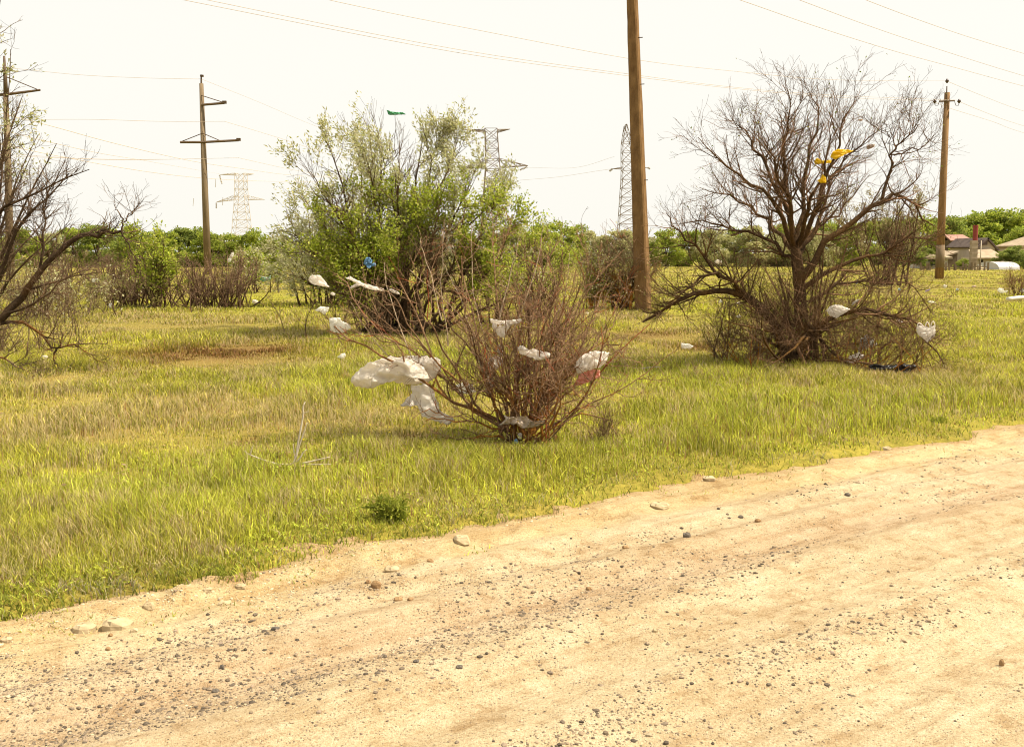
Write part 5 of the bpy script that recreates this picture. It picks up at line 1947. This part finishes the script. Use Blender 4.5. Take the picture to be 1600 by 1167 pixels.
# left side
bag('white bag with a green print on the end of a thicket twig', [[(406, 438), (408, 431), (414, 433), (421, 433), (423, 430), (423, 437), (414, 441)]], GD(482) - 0.5, 'mint_bag', 0.2, 0.66)
scrap(399, 472, 13, 8, 'white scrap low in the grass beside the brown thicket', 'white_bag', ang=0.4)
bag('white rag hanging high in the olive shrub behind the brown thicket', [[(355, 407), (358, 402), (362, 395), (366, 394), (365, 400), (360, 410), (357, 410)]], GD(470), 'pale_bag', 0.2, 0.88)
scrap(148, 438, 14, 8, 'white scrap caught in the pale brush by the picture edge', 'pale_bag', GD(474) - 1.0)
scrap(172, 478, 10, 10, 'small white scrap at the foot of the low pale green shrub', 'pale_bag')
scrap(68, 561, 14, 17, 'crumpled white bag in the grass under the black branches', 'white_bag', ang=0.6)
scrap(277, 580, 13, 5, 'flat whitish scrap on the bare brown patch', 'white_bag')
scrap(228, 482, 26, 7, 'black plastic scrap at the foot of the upright green shrub', 'black_bag', ang=-0.3)
scrap(535, 557, 16, 11, 'pale torn bag lying in the grass behind the big cream sack', 'pale_bag')
scrap(566, 524, 16, 7, 'whitish shred on the ground behind the long low bough', 'white_bag', ang=0.4)
# centre to right
scrap(917, 490, 8, 7, 'small white scrap in the shade near the crooked tree', 'white_bag')
bag('white square of plastic lying in the grass beyond the arched bough', [[(1064, 536), (1076, 537), (1084, 541), (1076, 547), (1065, 546)]], GD(547), 'pale_bag', 0.12, 0.44)
scrap(1126, 471, 8, 8, 'tiny white scrap just under the arch of the bough', 'pale_bag')
scrap(1154, 494, 9, 6, 'tiny white scrap between the sapling and the suckers', 'pale_bag')
scrap(1123, 409, 14, 7, 'white scrap far off seen above the arched bough', 'white_bag', 60)
scrap(1154, 474, 13, 6, 'white scrap in the grass behind the fork of the arched bough', 'pale_bag')
dT = on_ground(G(1257, 578))[1]
bag('smooth white bag ballooning from the low level bough right of the trunk', [[(1290, 486), (1296, 479), (1305, 476), (1314, 477), (1329, 483), (1318, 490), (1308, 497), (1298, 494)]], dT - 0.35, 'white_bag', 0.22, 0.33)
scrap(1336, 472, 18, 5, 'thin white shred lying along the bough above the ballooning bag', 'white_bag', dT - 0.2, ang=-0.6)


def handle_bag():
    d = dT - 0.85
    g = Geo()
    pouch(g, [(1431, 514), (1436, 508), (1446, 510), (1452, 512), (1460, 508), (1462, 516), (1461, 525), (1453, 532), (1450, 536), (1444, 530), (1434, 523)], d, 0.16, 777, 0.3)
    ob = g.obj('plastic_bag', M['white_bag'], None, True)
    tag(ob, 'white carrier bag with two loop handles hanging at the end of the low bough', 'plastic bag', 'windblown litter')
    for a, b, c in (((1446, 512), (1449, 503), (1453, 513)), ((1454, 512), (1458, 502), (1461, 511)), ((1433, 512), (1436, 505), (1443, 511))):
        g = Geo()
        P = catmull([D(*a, d), D((a[0] + b[0]) / 2 - .6, (a[1] + b[1]) / 2 - 1.5, d - .01), D(*b, d - .02), D((b[0] + c[0]) / 2 + .6, (b[1] + c[1]) / 2 - 1.5, d - .01), D(*c, d)], 14)
        g.tube(P, [0.006] * 14, 6)
        g.obj('handle', M['white_bag'], ob, True)


handle_bag()
bag('shiny black plastic sheet blown out along the ground under the carrier bag', [[(1356, 572), (1364, 568), (1376, 571), (1392, 570), (1414, 569), (1436, 571), (1428, 577), (1412, 584), (1394, 578), (1378, 576), (1362, 580)]], dT - 0.55, 'black_bag', 0.16, 1.10)
bag('tattered white film tangled in the brush between trunk and carrier bag', [[(1340, 545), (1344, 530), (1354, 523), (1366, 530), (1372, 538), (1360, 543), (1350, 548), (1342, 552)]], dT + 0.3, 'pale_bag', 0.15, 1.20)
bag('crumpled white bag low in the rusty brush above the black plastic', [[(1320, 566), (1328, 556), (1342, 550), (1352, 556), (1342, 562), (1332, 568)]], dT - 0.1, 'white_bag', 0.2, 1.10)
scrap(1406, 502, 14, 9, 'white shred behind the end of the low bough', 'white_bag', dT + 0.6, ang=0.5)
scrap(1475, 572, 9, 5, 'tiny white scrap in the grass under the drooping branch tip', 'white_bag')
bag('yellow bag flying highest in the bare tree', [[(1300, 238), (1309, 233), (1324, 234), (1334, 236), (1322, 241), (1312, 246), (1304, 250), (1298, 246)]], dT - 0.75, 'yellow_bag', 0.16, 0.66)
bag('yellow bag caught flat across the twigs below the highest one', [[(1272, 252), (1277, 246), (1280, 251), (1290, 251), (1300, 250), (1298, 255), (1284, 256), (1274, 258)]], dT - 0.95, 'yellow_bag', 0.16, 0.66)
bag('small yellow bag, lowest of those in the bare tree', [[(1276, 283), (1282, 279), (1285, 272), (1291, 278), (1291, 286), (1282, 286)]], dT - 0.95, 'yellow_bag', 0.18, 0.66)
scrap(1360, 229, 18, 8, 'pinkish film on a twig beyond the highest yellow bag', 'pink_bag', dT + 0.2, ang=-0.3)
scrap(1319, 188, 7, 7, 'brown knot of film high in the bare tree', 'grey_bag', dT - 0.3)
scrap(1344, 188, 10, 4, 'thin tan shred beside the brown knot of film', 'pink_bag', dT - 0.25)
# far right meadow
scrap(1338, 441, 7, 8, 'small blue scrap in the grass seen through the bare tree', 'blue_bag', GD(452))
scrap(1477, 447, 7, 6, 'white scrap in the grass below the wooden pole', 'pale_bag', ang=0.7)
scrap(1496, 453, 6, 5, 'pale blue scrap in the grass below the wooden pole', 'sky_bag')
scrap(1522, 448, 9, 4, 'pinkish scrap in the grass before the gabled house', 'pink_bag')
bag('torn white bag with a raised wing in the grass before the greenhouse', [[(1558, 454), (1561, 450), (1569, 451), (1568, 455), (1575, 454), (1573, 457), (1564, 459)]], GD(460), 'pale_bag', 0.2, 0.66)
scrap(1449, 454, 12, 4, 'mauve strip of film in the grass before the white shed', 'purple_bag', ang=-0.5)
scrap(1455, 472, 14, 4, 'white strip in the grass where the bare twigs end', 'pale_bag', ang=0.1)
scrap(1405, 452, 5, 5, 'tiny lilac scrap beyond the bare tree', 'sky_bag', GD(458))
scrap(1597, 454, 7, 7, 'white scrap in the small reddish bush', 'pale_bag', GD(460))

# white log at the border, bleached sticks, dead boughs
g = Geo()
a, b = G(1574, 473), G(1625, 470)
a[2] = b[2] = 0.12
g.tube(catmull([a, a * .6 + b * .4 + np.array([0, 0, .02]), b], 10), np.linspace(.060, .072, 10), 10)
tag(g.obj('white_log', M['whitewash'], None, True), 'straight white log lying in the grass at the picture edge', 'log')


def dead_sticks():
    b = on_ground(G(456, 735))
    d = b[1]
    root = thing('dead_branch', b, 'bleached dead branch with upright forks standing out of the near grass', 'branch')
    g = Geo()
    for pts, r0, r1 in [
        ([(452, 737), (462, 717), (466, 690), (472, 660), (474, 644), (473, 636), (477, 628)], .010, .0035),
        ([(462, 718), (468, 695), (476, 672), (480, 660)], .007, .003),
        ([(461, 716), (459, 702), (458, 693)], .006, .003),
        ([(463, 722), (470, 714), (473, 708), (479, 702)], .007, .003),
        ([(474, 645), (480, 644), (483, 641)], .003, .002),
        ([(452, 730), (430, 724), (410, 718), (390, 710)], .007, .004),
        ([(450, 737), (432, 730), (414, 724), (413, 718)], .007, .004),
        ([(391, 710), (394, 700), (396, 695)], .004, .002),
        ([(391, 710), (386, 708), (382, 704)], .003, .002),
        ([(472, 724), (494, 719), (515, 714)], .007, .004),
        ([(476, 732), (500, 731), (516, 733)], .006, .003),
        ([(490, 738), (505, 735), (517, 733)], .006, .003),
        ([(512, 732), (513, 720)], .003, .002),
    ]:
        P = catmull(pxs([(u, v, -.02) for u, v in pts], d), 10)
        P[:, 2] = np.maximum(P[:, 2], 0.05)
        g.tube(P, np.linspace(r0, r1, 10), 6)
    g.obj('stick', M['dead_wood'], root, True)


dead_sticks()
g = Geo()
P = catmull([D(1000, 576, GD(585)), D(1015, 574, GD(585)), D(1032, 573, GD(585))], 8)
g.tube(P, np.linspace(.008, .005, 8), 6)
tag(g.obj('stick', M['dead_wood'], None, True), 'thin pale stick lying in the shaded grass left of the sapling', 'stick')


def weed_clump(u, v, label, seed, H, n):
    base = on_ground(G(u, v))
    root = thing('weed', base, label, 'weed')
    p = Plant(seed)
    F = p.fan(base, n, 0.6, H, 0.004, 0.0015, n=6, up=0.05, wig=0.08, jb=H * .3, part='stems', sides=4)
    A = p.spawn(F, n * 4, H * .4, (0.6, 0.2), (0.2, 1), 4, 0.05, 0.1, 0.7, 0.003, 0.0012, part='stems', sides=3)
    p.build(root, colour_by((0.10, 0.13, 0.02), (0.14, 0.17, 0.03)))
    add_leaf_mesh(root, [p.leaves(p.merge([F, A], 6), n * 60, H * .22, H * .085, [(0.19, 0.225, 0.022), (0.26, 0.285, 0.03), (0.34, 0.345, 0.05)], out=0.7, off=0.012)])


weed_clump(612, 812, 'dark green leafy weed clump near the road edge', 901, 0.15, 30)
weed_clump(735, 716, 'low green weed patch in front of the dead roadside shrub', 902, 0.10, 22)
weed_clump(700, 718, 'smaller low green weed patch before the dead roadside shrub', 903, 0.09, 16)
weed_clump(1470, 660, 'small green weed at the road edge under the black plastic', 904, 0.08, 12)
weed_clump(345, 895, 'creeping green weed on the rim of the road', 905, 0.06, 14)


# ------------------------------------------------------------------ stones
def stone_mesh(g, c, size, r, sink=0.3, col=None, lat=5, lon=9):
    """a faceted irregular stone"""
    vs = []
    s = np.asarray(size, float) / 2
    ph = r.random() * 6.28
    for i in range(lat + 1):
        a = math.pi * i / lat
        for k in range(lon):
            b = 2 * math.pi * k / lon + ph
            q = np.array([math.sin(a) * math.cos(b), math.sin(a) * math.sin(b), math.cos(a)])
            q = np.sign(q) * np.abs(q) ** 0.8
            vs.append(np.asarray(c) + q * s * r.uniform(0.82, 1.12) + np.array([0, 0, s[2] * (1 - 2 * sink)]))
    q4 = [(i * lon + k, (i + 1) * lon + k, (i + 1) * lon + (k + 1) % lon, i * lon + (k + 1) % lon) for i in range(lat) for k in range(lon)]
    g.add(vs, q4, (), col)


rr = np.random.default_rng(55)


def stone(u, v, w, h, mat, label, sink=0.35, name='stone', cat='stone'):
    c = on_ground(G(u, v))
    px = PX(c[1])
    g = Geo()
    stone_mesh(g, c, (w * px, w * px * 0.8, h * px * 1.25), rr, sink)
    tag(g.obj(name, M[mat], None, False), label, cat, 'loose stones on the dirt road')


for a in [
    (184, 960, 52, 20, 'limestone', 'broad pale flat limestone on the road rim, largest of its kind'),
    (131, 964, 38, 17, 'limestone', 'pale flat limestone just left of the broad one'),
    (232, 934, 20, 13, 'limestone', 'pointed pale stone close under the grass edge'),
    (210, 973, 14, 8, 'limestone', 'small pale stone at the tip of the broad limestone'),
    (10, 984, 18, 8, 'limestone', 'pale stone at the left end of the road rim'),
    (172, 976, 7, 7, 'clod', 'little brown pebble below the broad limestone'),
    (168, 996, 9, 6, 'clod', 'small brown clod below the brown pebble'),
    (588, 902, 18, 13, 'clod', 'brown earth clod on the road, largest of a cluster'),
    (622, 914, 16, 7, 'clod', 'flat brown clod right of the largest clod'),
    (641, 919, 11, 6, 'clod', 'small brown clod ending the row of clods'),
    (612, 877, 26, 11, 'limestone', 'pale rounded lump above the brown clods'),
    (575, 897, 9, 7, 'clod', 'small brown clod just left of the largest clod'),
    (722, 838, 28, 14, 'limestone', 'pale broad stone where grass and road meet'),
    (672, 868, 12, 6, 'clod', 'thin brown crust lump above the pale lump'),
    (1032, 780, 34, 9, 'limestone', 'flat pale slab at the grass edge'),
    (1073, 827, 13, 9, 'dark_stone', 'dark stone alone on the smooth middle track'),
    (978, 841, 12, 7, 'clod', 'brown stone left of the lone dark stone'),
    (1184, 803, 11, 7, 'clod', 'brown stone on the upper gravel strip'),
    (920, 897, 10, 6, 'clod', 'reddish brown stone on the middle of the track'),
    (1024, 968, 9, 7, 'limestone', 'small round whitish stone on the middle of the track'),
    (1566, 1016, 9, 14, 'clod', 'upright brown clod near the right corner of the road'),
    (718, 1027, 12, 6, 'dark_stone', 'flat dark stone on the near part of the road'),
    (650, 1020, 10, 5, 'dark_stone', 'thin dark stone left of the flat dark one'),
    (346, 1020, 8, 8, 'dark_stone', 'round dark pebble on the near left of the road'),
    (336, 1048, 12, 6, 'dark_stone', 'flat dark pebble under the round dark one'),
    (430, 968, 14, 5, 'dark_stone', 'thin dark flake on the left gravel'),
    (1108, 741, 22, 7, 'limestone', 'whitish flake close to the grass on the upper road'),
    (1385, 693, 18, 6, 'limestone', 'whitish flake on the far road rim'),
    (1325, 757, 10, 6, 'dark_stone', 'dark pebble on the far gravel strip'),
    (1158, 792, 9, 5, 'dark_stone', 'dark pebble just left of the brown stone on the gravel strip'),
    (352, 925, 22, 9, 'limestone', 'pale half buried stone below the grass edge, left of the clods'),
    (376, 905, 17, 8, 'limestone', 'smaller half buried pale stone nearest the grass edge'),
    (325, 912, 14, 7, 'limestone', 'pale chip left of the two half buried stones'),
]:
    stone(*a)


def gravel():
    g = Geo()
    n = 150000
    r = rng
    d = 1 / (1 / 26 + r.random(n) * (1 / 2.7 - 1 / 26))
    x = (r.random(n) * 2 - 1) * (0.56 * d + 0.6)
    t, s = road_ts(x, d)
    es = edge_s(x, d)
    fx = fbm(t * 1.1, s * 2.6, 121, 4)
    w = 0.10 + 0.45 * np.exp(-((es + 0.2) / 0.15) ** 2) + 0.95 * np.exp(-((s + 0.64) / 0.17) ** 2) + 0.5 * np.exp(-((s + 0.93) / 0.10) ** 2) + 1.0 * np.exp(-((s + 1.34) / 0.15) ** 2) + 0.35 * np.exp(-((s + 1.0) / 0.5) ** 2) + 0.35 * np.exp(-((s + 2.3) / 0.16) ** 2)
    ok = (es < -0.05) & (r.random(n) < w * (0.12 + 1.5 * sstep(0.42, 0.62, fx)))
    x, d = x[ok], d[ok]
    n = len(x)
    z = road_h(x, d)
    ico = np.array([(0, 0, 1), (.89, 0, .45), (.28, .85, .45), (-.72, .53, .45), (-.72, -.53, .45), (.28, -.85, .45), (.72, .53, -.45), (-.28, .85, -.45), (-.89, 0, -.45), (-.28, -.85, -.45), (.72, -.53, -.45), (0, 0, -1)])
    tri = np.array([(0, 1, 2), (0, 2, 3), (0, 3, 4), (0, 4, 5), (0, 5, 1), (1, 6, 2), (2, 7, 3), (3, 8, 4), (4, 9, 5), (5, 10, 1), (6, 7, 2), (7, 8, 3), (8, 9, 4), (9, 10, 5), (10, 6, 1), (11, 7, 6), (11, 8, 7), (11, 9, 8), (11, 10, 9), (11, 6, 10)])
    sz = np.exp(r.normal(math.log(0.0029), 0.55, n)).clip(0.0012, 0.0115)
    sc = np.stack([sz * r.uniform(.8, 1.5, n), sz * r.uniform(.7, 1.2, n), sz * r.uniform(.45, .85, n)], 1)
    V = ico[None] * sc[:, None, :] * r.uniform(.8, 1.2, (n, 12, 1))
    a = r.random(n) * 6.28
    ca, sa = np.cos(a)[:, None], np.sin(a)[:, None]
    V = np.stack([V[..., 0] * ca - V[..., 1] * sa, V[..., 0] * sa + V[..., 1] * ca, V[..., 2]], -1)
    V = V + np.stack([x, d, z + sc[:, 2] * r.uniform(-0.25, 0.45, n)], 1)[:, None, :]
    F = (tri[None] + (np.arange(n) * 12)[:, None, None]).reshape(-1, 3)
    pal = np.array([(.10, .08, .06), (.16, .125, .09), (.235, .18, .125), (.33, .25, .165), (.44, .36, .24), (.26, .20, .145)])
    es = edge_s(x, d)
    c = pal[r.choice(6, n, p=[.22, .22, .20, .16, .10, .10])] * r.uniform(.75, 1.25, n)[:, None]
    chalk = (es > -0.42) & (r.random(n) < 0.75)
    c[chalk] = np.array([0.50, 0.42, 0.28]) * r.uniform(.75, 1.15, chalk.sum())[:, None]
    o = mesh_obj('gravel', V.reshape(-1, 3), [F], M['gravel'], None, np.repeat(c, 12, 0), False)
    kind(o, 'stuff')
    tag(o, 'loose dark and pale gravel strewn along the wheel tracks', 'gravel')


gravel()
